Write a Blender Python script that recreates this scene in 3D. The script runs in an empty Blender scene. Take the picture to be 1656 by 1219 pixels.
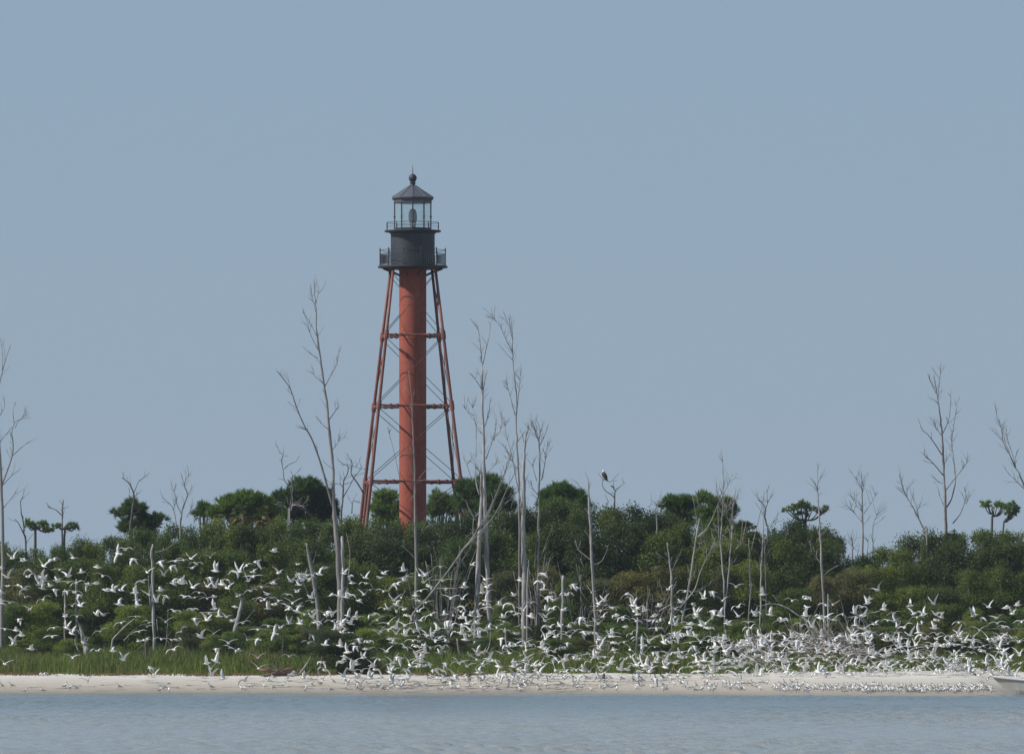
import bpy, math, random
import numpy as np
from mathutils import Vector, Matrix, Euler

# ------------------------------------------------------------------ camera, sky, sun, exposure
SC = bpy.context.scene
COL = SC.collection
F = 12000.0          # focal length in photo pixels (photo is 1656 wide)
CZ = 2.2             # camera height above the water
HY = 1054.0          # photo row of the horizon
RES = 1656.0
HAZE = 0.00008


def P(px, py, D):
    """photo pixel at distance D -> world point"""
    return np.array(((px - 828.0) * D / F, D, CZ + (HY - py) * D / F))


def X(px, D):
    return (px - 828.0) * D / F


def Z(py, D):
    return CZ + (HY - py) * D / F


cam_d = bpy.data.cameras.new('camera')
cam = bpy.data.objects.new('camera', cam_d)
COL.objects.link(cam)
cam.location = (0, 0, CZ)
cam.rotation_euler = (math.radians(90), 0, 0)
cam_d.sensor_width = 36.0
cam_d.lens = 36.0 * F / RES
cam_d.shift_y = (HY - 609.5) / RES
cam_d.clip_start = 1.0
cam_d.clip_end = 20000.0
SC.camera = cam

SUN_EL = 42.0
SUN_DIR = Vector((-0.985, -0.17, 0)).normalized()      # horizontal direction towards the sun
world = bpy.data.worlds.new("World")
SC.world = world
world.use_nodes = True
wn = world.node_tree.nodes
wl = world.node_tree.links
for n in list(wn):
    wn.remove(n)
w_out = wn.new('ShaderNodeOutputWorld')
w_bg = wn.new('ShaderNodeBackground')
w_sky = wn.new('ShaderNodeTexSky')
w_sky.sky_type = 'NISHITA'
w_sky.sun_disc = False
w_sky.sun_elevation = math.radians(SUN_EL)
w_sky.sun_rotation = math.atan2(SUN_DIR.x, SUN_DIR.y)
w_sky.air_density = 1.0
w_sky.dust_density = 0.6
w_sky.ozone_density = 2.5
w_bg.inputs['Strength'].default_value = 0.07
# thick summer air: the sky pales to an even blue grey towards the horizon
w_tc = wn.new('ShaderNodeTexCoord')
w_sep = wn.new('ShaderNodeSeparateXYZ')
wl.new(w_tc.outputs['Generated'], w_sep.inputs[0])
w_mr = wn.new('ShaderNodeMapRange')
w_mr.inputs[1].default_value = 0.0
w_mr.inputs[2].default_value = 1.0
w_mr.inputs[3].default_value = 0.92
w_mr.inputs[4].default_value = 0.55
wl.new(w_sep.outputs['Z'], w_mr.inputs[0])
w_mx = wn.new('ShaderNodeMix')
w_mx.data_type = 'RGBA'
wl.new(w_mr.outputs[0], w_mx.inputs[0])
wl.new(w_sky.outputs[0], w_mx.inputs[6])
w_lo = wn.new('ShaderNodeMapRange')                 # paler low down, a little bluer above
w_lo.inputs[1].default_value = 0.0
w_lo.inputs[2].default_value = 0.18
wl.new(w_sep.outputs['Z'], w_lo.inputs[0])
w_hz = wn.new('ShaderNodeMix')
w_hz.data_type = 'RGBA'
w_hz.inputs[6].default_value = (4.30, 5.66, 7.20, 1)
w_hz.inputs[7].default_value = (3.72, 5.45, 7.45, 1)
wl.new(w_lo.outputs[0], w_hz.inputs[0])
wl.new(w_hz.outputs[2], w_mx.inputs[7])
wl.new(w_mx.outputs[2], w_bg.inputs['Color'])
wl.new(w_bg.outputs[0], w_out.inputs[0])

sun_d = bpy.data.lights.new('sun', 'SUN')
sun = bpy.data.objects.new('sun', sun_d)
COL.objects.link(sun)
sun_d.energy = 4.8
sun_d.angle = math.radians(0.5)
sun_d.color = (1.0, 0.95, 0.87)
ce, se = math.cos(math.radians(SUN_EL)), math.sin(math.radians(SUN_EL))
sun.rotation_euler = Vector((SUN_DIR.x * ce, SUN_DIR.y * ce, se)).to_track_quat('Z', 'Y').to_euler()
sun.location = (-200, 300, 250)

SC.view_settings.view_transform = 'Standard'
SC.view_settings.look = 'None'
SC.view_settings.exposure = 0.0
SC.view_settings.gamma = 1.0
SC.view_settings.use_curve_mapping = False

RNG = np.random.default_rng(7)
random.seed(7)


# ------------------------------------------------------------------ mesh helpers
class MB:
    """collects vertices and faces, then links them as ONE mesh object"""

    def __init__(self):
        self.v, self.f, self.n = [], [], 0

    def add(self, V, Fa, mi=0):
        V = np.asarray(V, float).reshape(-1, 3)
        Fa = np.asarray(Fa, int)
        if len(V) == 0 or Fa.size == 0:
            return self
        self.v.append(V)
        self.f.append((Fa + self.n, mi))
        self.n += len(V)
        return self

    def tube(self, pts, rad, sides=6, mi=0, cap=True):
        pts = np.asarray(pts, float)
        rad = np.asarray(rad, float)
        m = len(pts)
        t = np.gradient(pts, axis=0)
        t /= np.linalg.norm(t, axis=1)[:, None] + 1e-9
        ref = np.array((0.13, 1.0, 0.07)) if abs(t[0][1]) < 0.8 else np.array((1.0, 0.1, 0.05))
        u = np.cross(t, ref)
        u /= np.linalg.norm(u, axis=1)[:, None] + 1e-9
        w = np.cross(t, u)
        a = np.arange(sides) * 2 * math.pi / sides
        V = pts[:, None, :] + rad[:, None, None] * (u[:, None, :] * np.cos(a)[None, :, None] + w[:, None, :] * np.sin(a)[None, :, None])
        i = np.arange(m - 1)[:, None] * sides
        j = np.arange(sides)[None, :]
        k = (j + 1) % sides
        Q = np.stack([i + j, i + k, i + sides + k, i + sides + j], -1).reshape(-1, 4)
        n0 = self.n
        self.add(V.reshape(-1, 3), Q, mi)
        if cap:
            self.f.append((np.array([np.arange(sides)[::-1] + n0]), mi))
            self.f.append((np.array([np.arange(sides) + n0 + (m - 1) * sides]), mi))
        return self

    def bar(self, a, b, r, sides=6, mi=0):
        return self.tube([a, b], [r, r], sides, mi)

    def lathe(self, prof, n, c=(0, 0, 0), a0=0.0, mi=0):
        prof = np.asarray(prof, float)
        m = len(prof)
        a = a0 + np.arange(n) * 2 * math.pi / n
        V = np.stack([prof[:, 0][:, None] * np.cos(a)[None], prof[:, 0][:, None] * np.sin(a)[None],
                      np.repeat(prof[:, 1][:, None], n, 1)], -1).reshape(-1, 3) + np.asarray(c, float)
        i = np.arange(m - 1)[:, None] * n
        j = np.arange(n)[None, :]
        k = (j + 1) % n
        Q = np.stack([i + j, i + k, i + n + k, i + n + j], -1).reshape(-1, 4)
        n0 = self.n
        self.add(V, Q, mi)
        self.f.append((np.array([np.arange(n)[::-1] + n0]), mi))
        self.f.append((np.array([np.arange(n) + n0 + (m - 1) * n]), mi))
        return self

    def box(self, c, s, rz=0.0, mi=0):
        x, y, z = np.asarray(s, float) / 2
        V = np.array([(-x, -y, -z), (x, -y, -z), (x, y, -z), (-x, y, -z), (-x, -y, z), (x, -y, z), (x, y, z), (-x, y, z)])
        if rz:
            cr, sr = math.cos(rz), math.sin(rz)
            V = V @ np.array([[cr, sr, 0], [-sr, cr, 0], [0, 0, 1]])
        return self.add(V + np.asarray(c, float), [(0, 3, 2, 1), (4, 5, 6, 7), (0, 1, 5, 4), (1, 2, 6, 5), (2, 3, 7, 6), (3, 0, 4, 7)], mi)

    def mesh(self, name, mats, off=(0, 0, 0), smooth=False):
        V = np.concatenate(self.v) - np.asarray(off, float)
        me = bpy.data.meshes.new(name)
        flat = np.concatenate([f.ravel() for f, _ in self.f])
        tot = np.concatenate([np.full(len(f), f.shape[1]) for f, _ in self.f])
        mi = np.concatenate([np.full(len(f), m) for f, m in self.f])
        me.vertices.add(len(V))
        me.vertices.foreach_set('co', V.astype(np.float32).ravel())
        me.loops.add(len(flat))
        me.loops.foreach_set('vertex_index', flat.astype(np.int32))
        me.polygons.add(len(tot))
        st = np.concatenate([[0], np.cumsum(tot)[:-1]])
        me.polygons.foreach_set('loop_start', st.astype(np.int32))
        me.polygons.foreach_set('material_index', mi.astype(np.int32))
        me.polygons.foreach_set('use_smooth', np.full(len(tot), smooth))
        for m in (mats if isinstance(mats, (list, tuple)) else [mats]):
            me.materials.append(m)
        me.update(calc_edges=True)
        me.validate()
        return me

    def build(self, name, mats, parent=None, off=None, smooth=False):
        if off is None:
            off = root_loc(parent) if parent is not None else (0, 0, 0)
        o = bpy.data.objects.new(name, self.mesh(name, mats, off, smooth))
        COL.objects.link(o)
        if parent is not None:
            o.parent = parent
        else:
            o.location = off
        return o


def root_loc(o):
    v = np.zeros(3)
    while o is not None:
        v += np.array(o.location)
        o = o.parent
    return v


def empty(name, loc):
    o = bpy.data.objects.new(name, None)
    o.empty_display_size = 0.5
    o.location = loc
    COL.objects.link(o)
    return o


def tag(o, label=None, cat=None, group=None, kind=None):
    if label: o['label'] = label
    if cat: o['category'] = cat
    if group: o['group'] = group
    if kind: o['kind'] = kind
    return o


def catmull(pts, sub=3):
    pts = np.asarray(pts, float)
    if len(pts) < 3:
        t = np.linspace(0, 1, sub + 1)[:, None]
        return pts[0] * (1 - t) + pts[-1] * t
    q = np.vstack([2 * pts[0] - pts[1], pts, 2 * pts[-1] - pts[-2]])
    out = []
    for i in range(1, len(q) - 2):
        for s in range(sub):
            t = s / sub
            a, b, c, d = q[i - 1], q[i], q[i + 1], q[i + 2]
            out.append(0.5 * (2 * b + (c - a) * t + (2 * a - 5 * b + 4 * c - d) * t * t + (3 * b - a - 3 * c + d) * t ** 3))
    out.append(pts[-1])
    return np.array(out)


# ------------------------------------------------------------------ materials
def new_mat(name):
    m = bpy.data.materials.new(name)
    m.use_nodes = True
    nt = m.node_tree
    b = nt.nodes['Principled BSDF']
    return m, nt, b


def noise(nt, scale, detail=4, rough=0.55, vec=None, stretch=None):
    tc = nt.nodes.new('ShaderNodeTexCoord')
    n = nt.nodes.new('ShaderNodeTexNoise')
    n.inputs['Scale'].default_value = scale
    n.inputs['Detail'].default_value = detail
    n.inputs['Roughness'].default_value = rough
    src = tc.outputs['Object'] if vec is None else vec
    if stretch:
        mp = nt.nodes.new('ShaderNodeMapping')
        mp.inputs['Scale'].default_value = stretch
        nt.links.new(src, mp.inputs['Vector'])
        src = mp.outputs[0]
    nt.links.new(src, n.inputs['Vector'])
    return n.outputs['Fac']


def ramp(nt, fac, stops):
    r = nt.nodes.new('ShaderNodeValToRGB')
    el = r.color_ramp.elements
    while len(el) < len(stops):
        el.new(0.5)
    for e, (p, c) in zip(el, stops):
        e.position = p
        e.color = (c[0], c[1], c[2], 1)
    nt.links.new(fac, r.inputs['Fac'])
    return r.outputs['Color']


def mixc(nt, fac, a, b, mode='MIX'):
    m = nt.nodes.new('ShaderNodeMix')
    m.data_type = 'RGBA'
    m.blend_type = mode
    for s, v in ((0, fac), (6, a), (7, b)):
        if isinstance(v, (int, float)):
            m.inputs[s].default_value = v
        elif isinstance(v, (tuple, list)):
            m.inputs[s].default_value = (v[0], v[1], v[2], 1)
        else:
            nt.links.new(v, m.inputs[s])
    return m.outputs[2]


def bump(nt, b, h, strength=0.3, dist=0.05):
    bp = nt.nodes.new('ShaderNodeBump')
    bp.inputs['Strength'].default_value = strength
    bp.inputs['Distance'].default_value = dist
    nt.links.new(h, bp.inputs['Height'])
    nt.links.new(bp.outputs[0], b.inputs['Normal'])


def plain(name, col, rough=0.6, var=0.15, scale=3.0, stretch=None, metal=0.0, bmp=0.0):
    m, nt, b = new_mat(name)
    n = noise(nt, scale, 5, 0.6, stretch=stretch)
    lo = [c * (1 - var) for c in col]
    hi = [min(1, c * (1 + var)) for c in col]
    c = ramp(nt, n, [(0.3, lo), (0.7, hi)])
    nt.links.new(c, b.inputs['Base Color'])
    b.inputs['Roughness'].default_value = rough
    b.inputs['Metallic'].default_value = metal
    if bmp:
        bump(nt, b, n, bmp, 0.03)
    return m


def leaf_mat(name, dark, light, trans=0.42, dry=None, scale=0.5, mid=0.85):
    """foliage: colour varies leaf by leaf and slowly over the plant"""
    m, nt, b = new_mat(name)
    g = nt.nodes.new('ShaderNodeNewGeometry')
    c = ramp(nt, g.outputs['Random Per Island'], [(0.0, dark), (mid, light), (1.0, dry or light)])
    oi = nt.nodes.new('ShaderNodeObjectInfo')
    n = noise(nt, scale, 3)
    tint = ramp(nt, n, [(0.35, (0.84, 0.86, 0.82)), (0.65, (1.15, 1.12, 0.95))])
    c = mixc(nt, 1.0, c, tint, 'MULTIPLY')
    t2 = ramp(nt, oi.outputs['Random'], [(0.0, (0.74, 0.82, 0.82)), (0.5, (1.0, 1.0, 0.95)), (1.0, (1.42, 1.26, 0.95))])
    c = mixc(nt, 1.0, c, t2, 'MULTIPLY')
    nt.links.new(c, b.inputs['Base Color'])
    b.inputs['Roughness'].default_value = 0.6
    b.inputs['Specular IOR Level'].default_value = 0.25
    tr = nt.nodes.new('ShaderNodeBsdfTranslucent')
    nt.links.new(c, tr.inputs['Color'])
    mx = nt.nodes.new('ShaderNodeMixShader')
    mx.inputs[0].default_value = trans
    out = [x for x in nt.nodes if x.type == 'OUTPUT_MATERIAL'][0]
    nt.links.new(b.outputs[0], mx.inputs[1])
    nt.links.new(tr.outputs[0], mx.inputs[2])
    nt.links.new(mx.outputs[0], out.inputs[0])
    return m


M = {}
M['mangrove'] = leaf_mat('mangrove leaves', (0.047, 0.085, 0.021), (0.120, 0.172, 0.044), dry=(0.14, 0.13, 0.05))
M['bush'] = leaf_mat('bright bush leaves', (0.085, 0.130, 0.026), (0.175, 0.225, 0.055), dry=(0.16, 0.15, 0.05))
M['oak'] = leaf_mat('dark oak leaves', (0.030, 0.052, 0.020), (0.076, 0.108, 0.036))
M['scrub'] = leaf_mat('light scrub leaves', (0.098, 0.155, 0.036), (0.190, 0.265, 0.072), 0.45, dry=(0.24, 0.21, 0.09))
M['greyleaf'] = leaf_mat('grey green scrub leaves', (0.080, 0.090, 0.038), (0.165, 0.175, 0.080), dry=(0.16, 0.13, 0.08))
M['pine'] = leaf_mat('pine needles', (0.060, 0.120, 0.030), (0.135, 0.220, 0.060), 0.45)
M['pinedark'] = leaf_mat('dark pine needles', (0.052, 0.100, 0.038), (0.115, 0.180, 0.064), 0.45)
M['grass'] = leaf_mat('beach grass blades', (0.098, 0.160, 0.032), (0.205, 0.270, 0.070), 0.45, dry=(0.28, 0.23, 0.11), scale=0.25, mid=0.72)
M['drygrass'] = leaf_mat('dry grass blades', (0.16, 0.12, 0.055), (0.30, 0.235, 0.12), 0.3, scale=0.25)
M['wrackstalk'] = leaf_mat('dull wrack stalks', (0.10, 0.068, 0.045), (0.20, 0.145, 0.095), 0.2)
M['frond'] = leaf_mat('palm fronds', (0.045, 0.075, 0.022), (0.105, 0.14, 0.04), 0.2)
M['deadfrond'] = leaf_mat('dead palm fronds', (0.15, 0.085, 0.04), (0.27, 0.175, 0.08), 0.2)
M['bark'] = plain('living bark', (0.115, 0.095, 0.080), 0.9, 0.4, 3.0, (1, 1, 0.2), bmp=0.4)
M['snag'] = plain('bleached dead wood', (0.31, 0.292, 0.285), 0.85, 0.5, 2.0, (2.5, 2.5, 0.35), bmp=0.5)
M['snagmid'] = plain('grey dead wood', (0.215, 0.20, 0.195), 0.85, 0.45, 2.0, (2.5, 2.5, 0.35), bmp=0.5)
M['snagdark'] = plain('dark dead wood', (0.115, 0.105, 0.10), 0.9, 0.35, 2.0, (2.5, 2.5, 0.4), bmp=0.4)
M['drift'] = plain('driftwood', (0.33, 0.30, 0.275), 0.9, 0.4, 2.5, bmp=0.5)
M['wrack'] = plain('brown wrack', (0.12, 0.075, 0.055), 0.95, 0.5, 5.0, bmp=0.5)


# ------------------------------------------------------------------ terrain, beach and water
def sstep(a, b, x):
    t = np.clip((x - a) / (b - a), 0, 1)
    return t * t * (3 - 2 * t)


def hsh(i):
    return (np.sin(i * 127.1) * 43758.5453) % 1.0


def vnoise(x, y):
    xi, yi = np.floor(x), np.floor(y)
    fx, fy = x - xi, y - yi
    fx, fy = fx * fx * (3 - 2 * fx), fy * fy * (3 - 2 * fy)
    h = lambda a, b: hsh(a + b * 57.31)
    return (h(xi, yi) * (1 - fx) + h(xi + 1, yi) * fx) * (1 - fy) + (h(xi, yi + 1) * (1 - fx) + h(xi + 1, yi + 1) * fx) * fy


def shore(x):
    px = 828 + np.asarray(x, float) * 30.0
    return 399.0 - 33.0 * sstep(850, 1400, px) * (1 - 0.62 * sstep(1545, 1625, px)) + 2.5 * (vnoise(np.asarray(x, float) * 0.15, np.full_like(px, 3.0)) - 0.5)


def ground_z(x, y):
    x = np.asarray(x, float)
    y = np.asarray(y, float)
    s = shore(x)
    px = 828 + x * 30.0
    top = 0.95 + 0.14 * sstep(1000, 1500, px) + 0.10 * (vnoise(x * 0.35, x * 0 + 9.0) - 0.5)
    t = np.clip((y - s) / (414.0 - s), 0, 1)
    z = np.where(y < s, -0.035 * (s - y), top * (0.55 * t + 0.45 * sstep(0.0, 1.0, t)))
    z = np.maximum(z, -3.0)
    z = z + np.where(y > 414, 0.55 * sstep(414, 434, y) + 0.2 * sstep(434, 470, y), 0)
    z = z + 0.05 * (vnoise(x * 0.9, y * 0.9) - 0.5) * sstep(0.05, 0.5, t)
    return z


def gz(x, y):
    return float(ground_z(np.array([x]), np.array([y]))[0])


def grid(xs, ys, zf):
    GX, GY = np.meshgrid(xs, ys)
    V = np.stack([GX, GY, zf(GX, GY)], -1).reshape(-1, 3)
    nx, ny = len(xs), len(ys)
    i = np.arange(ny - 1)[:, None] * nx
    j = np.arange(nx - 1)[None]
    Q = np.stack([i + j, i + j + 1, i + nx + j + 1, i + nx + j], -1).reshape(-1, 4)
    return V, Q


XS = np.concatenate([[-3000, -2000, -1000, -400, -200, -120, -80, -60], np.arange(-50, 50.01, 0.4), [60, 80, 120, 200, 400, 1000, 2000, 3000]])

m_sand, nt, b = new_mat('beach sand')
geo = nt.nodes.new('ShaderNodeNewGeometry')
sep = nt.nodes.new('ShaderNodeSeparateXYZ')
nt.links.new(geo.outputs['Position'], sep.inputs[0])
nz = noise(nt, 0.9, 5, 0.6)
addz = nt.nodes.new('ShaderNodeMath'); addz.operation = 'MULTIPLY_ADD'
nt.links.new(nz, addz.inputs[0]); addz.inputs[1].default_value = 0.35
nt.links.new(sep.outputs['Z'], addz.inputs[2])
c = ramp(nt, addz.outputs[0], [(0.10, (0.20, 0.175, 0.14)), (0.34, (0.33, 0.295, 0.25)), (0.62, (0.44, 0.40, 0.345)), (0.95, (0.53, 0.50, 0.455)), (1.0, (0.58, 0.55, 0.51))])
nf = noise(nt, 6.0, 6, 0.65)
c = mixc(nt, 1.0, c, ramp(nt, nf, [(0.3, (0.82, 0.80, 0.77)), (0.7, (1.08, 1.08, 1.08))]), 'MULTIPLY')
nt.links.new(c, b.inputs['Base Color'])
b.inputs['Roughness'].default_value = 0.9
bump(nt, b, nf, 0.5, 0.06)

V, Q = grid(XS, np.concatenate([[300, 330, 345, 355], np.arange(360, 424.01, 0.5)]), ground_z)
beach = MB().add(V, Q).build('beach', m_sand, smooth=True)
tag(beach, 'pale sand beach sloping down to the water under the birds', 'beach', kind='structure')

m_soil = plain('sandy leaf litter', (0.11, 0.10, 0.06), 0.95, 0.4, 0.8, bmp=0.4)
V, Q = grid(XS, np.concatenate([np.arange(424, 480.01, 1.0), [490, 520, 600, 800, 1200, 2000, 3000]]), ground_z)
land = MB().add(V, Q).build('ground', m_soil, smooth=True)
tag(land, 'flat island ground under the trees', 'ground', kind='structure')

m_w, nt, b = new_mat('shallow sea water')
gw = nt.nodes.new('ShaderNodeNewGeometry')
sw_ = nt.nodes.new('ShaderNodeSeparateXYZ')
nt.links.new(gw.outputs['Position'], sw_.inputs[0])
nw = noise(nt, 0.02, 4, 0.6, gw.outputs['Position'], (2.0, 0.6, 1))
tone_y = nt.nodes.new('ShaderNodeMath'); tone_y.operation = 'MULTIPLY_ADD'       # shoals of pale sand, a painted bluer band for darker sky mirrored before the beach
nt.links.new(nw, tone_y.inputs[0]); tone_y.inputs[1].default_value = 70.0
nt.links.new(sw_.outputs['Y'], tone_y.inputs[2])
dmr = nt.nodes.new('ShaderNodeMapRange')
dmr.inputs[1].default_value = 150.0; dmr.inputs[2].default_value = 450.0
nt.links.new(tone_y.outputs[0], dmr.inputs[0])
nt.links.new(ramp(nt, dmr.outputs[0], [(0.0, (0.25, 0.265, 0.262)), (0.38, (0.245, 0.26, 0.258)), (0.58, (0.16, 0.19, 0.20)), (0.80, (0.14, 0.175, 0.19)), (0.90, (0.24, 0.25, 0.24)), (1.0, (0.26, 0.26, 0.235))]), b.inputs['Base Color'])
b.inputs['Roughness'].default_value = 0.22
b.inputs['IOR'].default_value = 1.33
tc = nt.nodes.new('ShaderNodeTexCoord')
n1 = noise(nt, 1.3, 4, 0.6, tc.outputs['Object'], (0.8, 0.6, 1))
n2 = noise(nt, 3.2, 5, 0.65, tc.outputs['Object'], (0.8, 0.3, 1))
n3 = noise(nt, 0.045, 3, 0.5, tc.outputs['Object'], (0.35, 1.2, 1))
ad = nt.nodes.new('ShaderNodeMath'); ad.operation = 'MULTIPLY_ADD'
nt.links.new(n2, ad.inputs[0]); ad.inputs[1].default_value = 0.35; nt.links.new(n1, ad.inputs[2])
calm = nt.nodes.new('ShaderNodeMapRange')
calm.inputs[1].default_value = 0.35; calm.inputs[2].default_value = 0.65
calm.inputs[3].default_value = 0.6; calm.inputs[4].default_value = 1.3
nt.links.new(n3, calm.inputs[0])
bp = nt.nodes.new('ShaderNodeBump')
bp.inputs['Distance'].default_value = 0.10
nt.links.new(calm.outputs[0], bp.inputs['Strength'])
nt.links.new(ad.outputs[0], bp.inputs['Height'])
nt.links.new(bp.outputs[0], b.inputs['Normal'])


def sea_z(x, y):
    rg = np.random.default_rng(3)
    z = np.zeros_like(x)
    for i in range(34):
        wl_ = 0.70 * (3.6 ** rg.random())
        a = math.radians(-100 + rg.normal() * 38)
        k = 2 * math.pi / wl_
        amp = 0.0082 * wl_ ** 0.2
        z = z + amp * np.sin(k * (x * math.cos(a) + y * math.sin(a)) + rg.uniform(0, 6.28))
    gust = 0.4 + 1.3 * vnoise(x * 0.07 + 4, y * 0.025 + 8)
    fade = np.clip((398 - y) / 50, 0.12, 1) * np.clip((y - 60) / 60, 0, 1) * np.clip((60 - np.abs(x)) / 20, 0, 1)
    return z * gust * fade


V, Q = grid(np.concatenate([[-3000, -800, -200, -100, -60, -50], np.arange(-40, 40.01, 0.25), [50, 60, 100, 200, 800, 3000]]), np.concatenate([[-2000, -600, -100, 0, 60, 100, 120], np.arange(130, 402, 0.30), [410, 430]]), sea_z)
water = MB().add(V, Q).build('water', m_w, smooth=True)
tag(water, 'grey blue rippled sea in front of the beach', 'water', kind='structure')

# ------------------------------------------------------------------ lighthouse
LD = 467.0
LS = F / LD


def lighthouse():
    cx = X(667.5, LD)
    zz = lambda py: Z(py, LD)
    base = gz(cx, LD)
    root = empty('lighthouse', (cx, LD, base))
    tag(root, 'tall rust red iron skeleton lighthouse with a black lantern room', 'lighthouse')
    red, nt, b = new_mat('red oxide paint')
    n = noise(nt, 1.2, 6, 0.6, stretch=(1, 1, 0.25))
    c = ramp(nt, n, [(0.22, (0.185, 0.042, 0.027)), (0.5, (0.285, 0.070, 0.045)), (0.75, (0.33, 0.098, 0.066))])
    n2_ = noise(nt, 7, 4, 0.6)
    c = mixc(nt, 1.0, c, ramp(nt, n2_, [(0.25, (0.66, 0.64, 0.66)), (0.45, (0.95, 0.95, 0.95)), (0.75, (1.12, 1.12, 1.14))]), 'MULTIPLY')
    nt.links.new(c, b.inputs['Base Color'])
    b.inputs['Roughness'].default_value = 0.7
    b.inputs['Specular IOR Level'].default_value = 0.25
    bump(nt, b, n2_, 0.15, 0.02)
    leg_m = plain('weathered red iron', (0.20, 0.064, 0.048), 0.55, 0.4, 2.5, (1, 1, 0.3))
    rod_m = plain('dull iron rod', (0.085, 0.038, 0.034), 0.7, 0.3, 3)
    blk = plain('faded black paint', (0.024, 0.031, 0.046), 0.6, 0.4, 1.6, (1, 1, 0.5))
    blk2 = plain('black iron', (0.030, 0.034, 0.044), 0.6, 0.3, 3)
    roof_m = plain('grey black roof plates', (0.075, 0.082, 0.100), 0.5, 0.3, 1.5)

    def bld(mb, name, mat, par=root, smooth=False):
        return mb.build(name, mat, par, smooth=smooth)

    C = np.array((cx, LD, 0.0))
    # central column with plate seams
    mb = MB()
    prof = [(0.98, base - 0.3), (0.98, base + 0.5), (0.855, base + 0.6)]
    seams = [z for z in np.arange(base + 3, zz(440), 2.15)]
    for z in seams:
        prof += [(0.855, z - 0.05), (0.862, z - 0.045), (0.862, z + 0.045), (0.855, z + 0.05)]
    prof += [(0.855, zz(438)), (0.95, zz(436.5)), (0.95, zz(432.5))]
    mb.lathe(prof, 72, C)
    bld(mb, 'central_column', red)
    th = math.radians(5.0)
    ct, st_ = math.cos(th), math.sin(th)

    def corner(sx, sy, py):
        half = (34.5 + 0.112 * (py - 440.0)) / LS
        dx, dy = sx * half, sy * half
        return np.array((cx + dx * ct - dy * st_, LD + dx * st_ + dy * ct, zz(py)))

    py_b = HY + (CZ - base) * LS + 3
    rings = [543.0, 657.0, 779.0, 905.0]
    for sx, sy in ((-1, -1), (1, -1), (1, 1), (-1, 1)):
        mb = MB()
        mb.tube([corner(sx, sy, p) for p in (434, 543, 657, 779, 905, py_b)], [0.088, 0.094, 0.10, 0.106, 0.112, 0.118], 10)
        lg = bld(mb, 'leg', leg_m, smooth=True)
        for p in rings:                                   # bolted sleeve where the beams meet the leg
            mb = MB()
            a, c_, d = corner(sx, sy, p - 7), corner(sx, sy, p), corner(sx, sy, p + 7)
            mb.tube([a, a, c_, d, d], [0.11, 0.145, 0.155, 0.145, 0.11], 10)
            s = mb.build('sleeve', leg_m, lg, smooth=False)
        mb = MB()
        p0 = corner(sx, sy, py_b)
        mb.lathe([(0.55, base - 0.4), (0.55, base + 0.25), (0.35, base + 0.4)], 10, (p0[0], p0[1], 0))
        mb.build('footing', plain('concrete footing', (0.32, 0.30, 0.28), 0.9), lg)
    cs = [(-1, -1), (1, -1), (1, 1), (-1, 1)]
    for p in rings:
        for k in range(4):
            a, c_ = corner(*cs[k], p), corner(*cs[(k + 1) % 4], p)
            mb = MB()
            f = np.linspace(0, 1, 13)
            pts = a[None] + (c_ - a)[None] * f[:, None]
            r = np.full(13, 0.058)
            mb.tube(pts, r, 8)
            for q in (0.16, 0.25, 0.75, 0.84):            # turnbuckle lugs
                m_ = a + (c_ - a) * q
                mb.lathe([(0.03, m_[2] - 0.10), (0.09, m_[2] - 0.085), (0.09, m_[2] + 0.085), (0.03, m_[2] + 0.10)], 8, (m_[0], m_[1], 0))
            bld(mb, 'beam', leg_m)
            # spoke that ties the beam's middle to the column
        for k in range(4):
            a = corner(*cs[k], p)
            v = np.array((a[0] - cx, a[1] - LD, 0.0)); v /= np.linalg.norm(v)
            mb = MB().bar(a, np.array((cx, LD, a[2])) + v * 0.84, 0.05, 6)
            bld(mb, 'spoke', rod_m)
    lev = [440.0] + rings + [py_b]
    for i in range(len(lev) - 1):
        for k in range(4):
            mb = MB()
            A0, A1 = corner(*cs[k], lev[i] + 4), corner(*cs[(k + 1) % 4], lev[i] + 4)
            B0, B1 = corner(*cs[k], lev[i + 1] - 4), corner(*cs[(k + 1) % 4], lev[i + 1] - 4)
            o = 0.012 * (1 if k % 2 else -1)
            mb.bar(A0, B1, 0.021, 5).bar(A1 + np.array((0, 0.09, 0)), B0 + np.array((0, 0.09, 0)), 0.021, 5)
            bld(mb, 'tie_rod', rod_m)
    # intermediate strut under the lowest visible side beams
    for sx in (-1, 1):
        a = (corner(sx, -1, 779) + corner(sx, 1, 779)) / 2
        c_ = (corner(sx, -1, 905) + corner(sx, 1, 905)) / 2
        bld(MB().tube([a, c_], [0.085, 0.085], 8), 'strut', leg_m)
    # lower gallery
    zd = zz(432)
    mb = MB().lathe([(0.96, zd - 0.16), (1.5, zd - 0.13), (2.17, zd - 0.05), (2.20, zd - 0.04), (2.20, zd + 0.06), (1.42, zd + 0.06)], 32, C)
    bld(mb, 'gallery_deck', blk2)
    for k in range(8):
        a = (k + 0.5) * math.pi / 4
        d = np.array((math.cos(a), math.sin(a), 0))
        mb = MB()
        mb.tube([C + d * 0.84 + (0, 0, zz(446)), C + d * 1.35 + (0, 0, zz(440.5)), C + d * 2.02 + (0, 0, zd - 0.07)], [0.05, 0.055, 0.05], 6)
        bld(mb, 'bracket', blk2)

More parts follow.
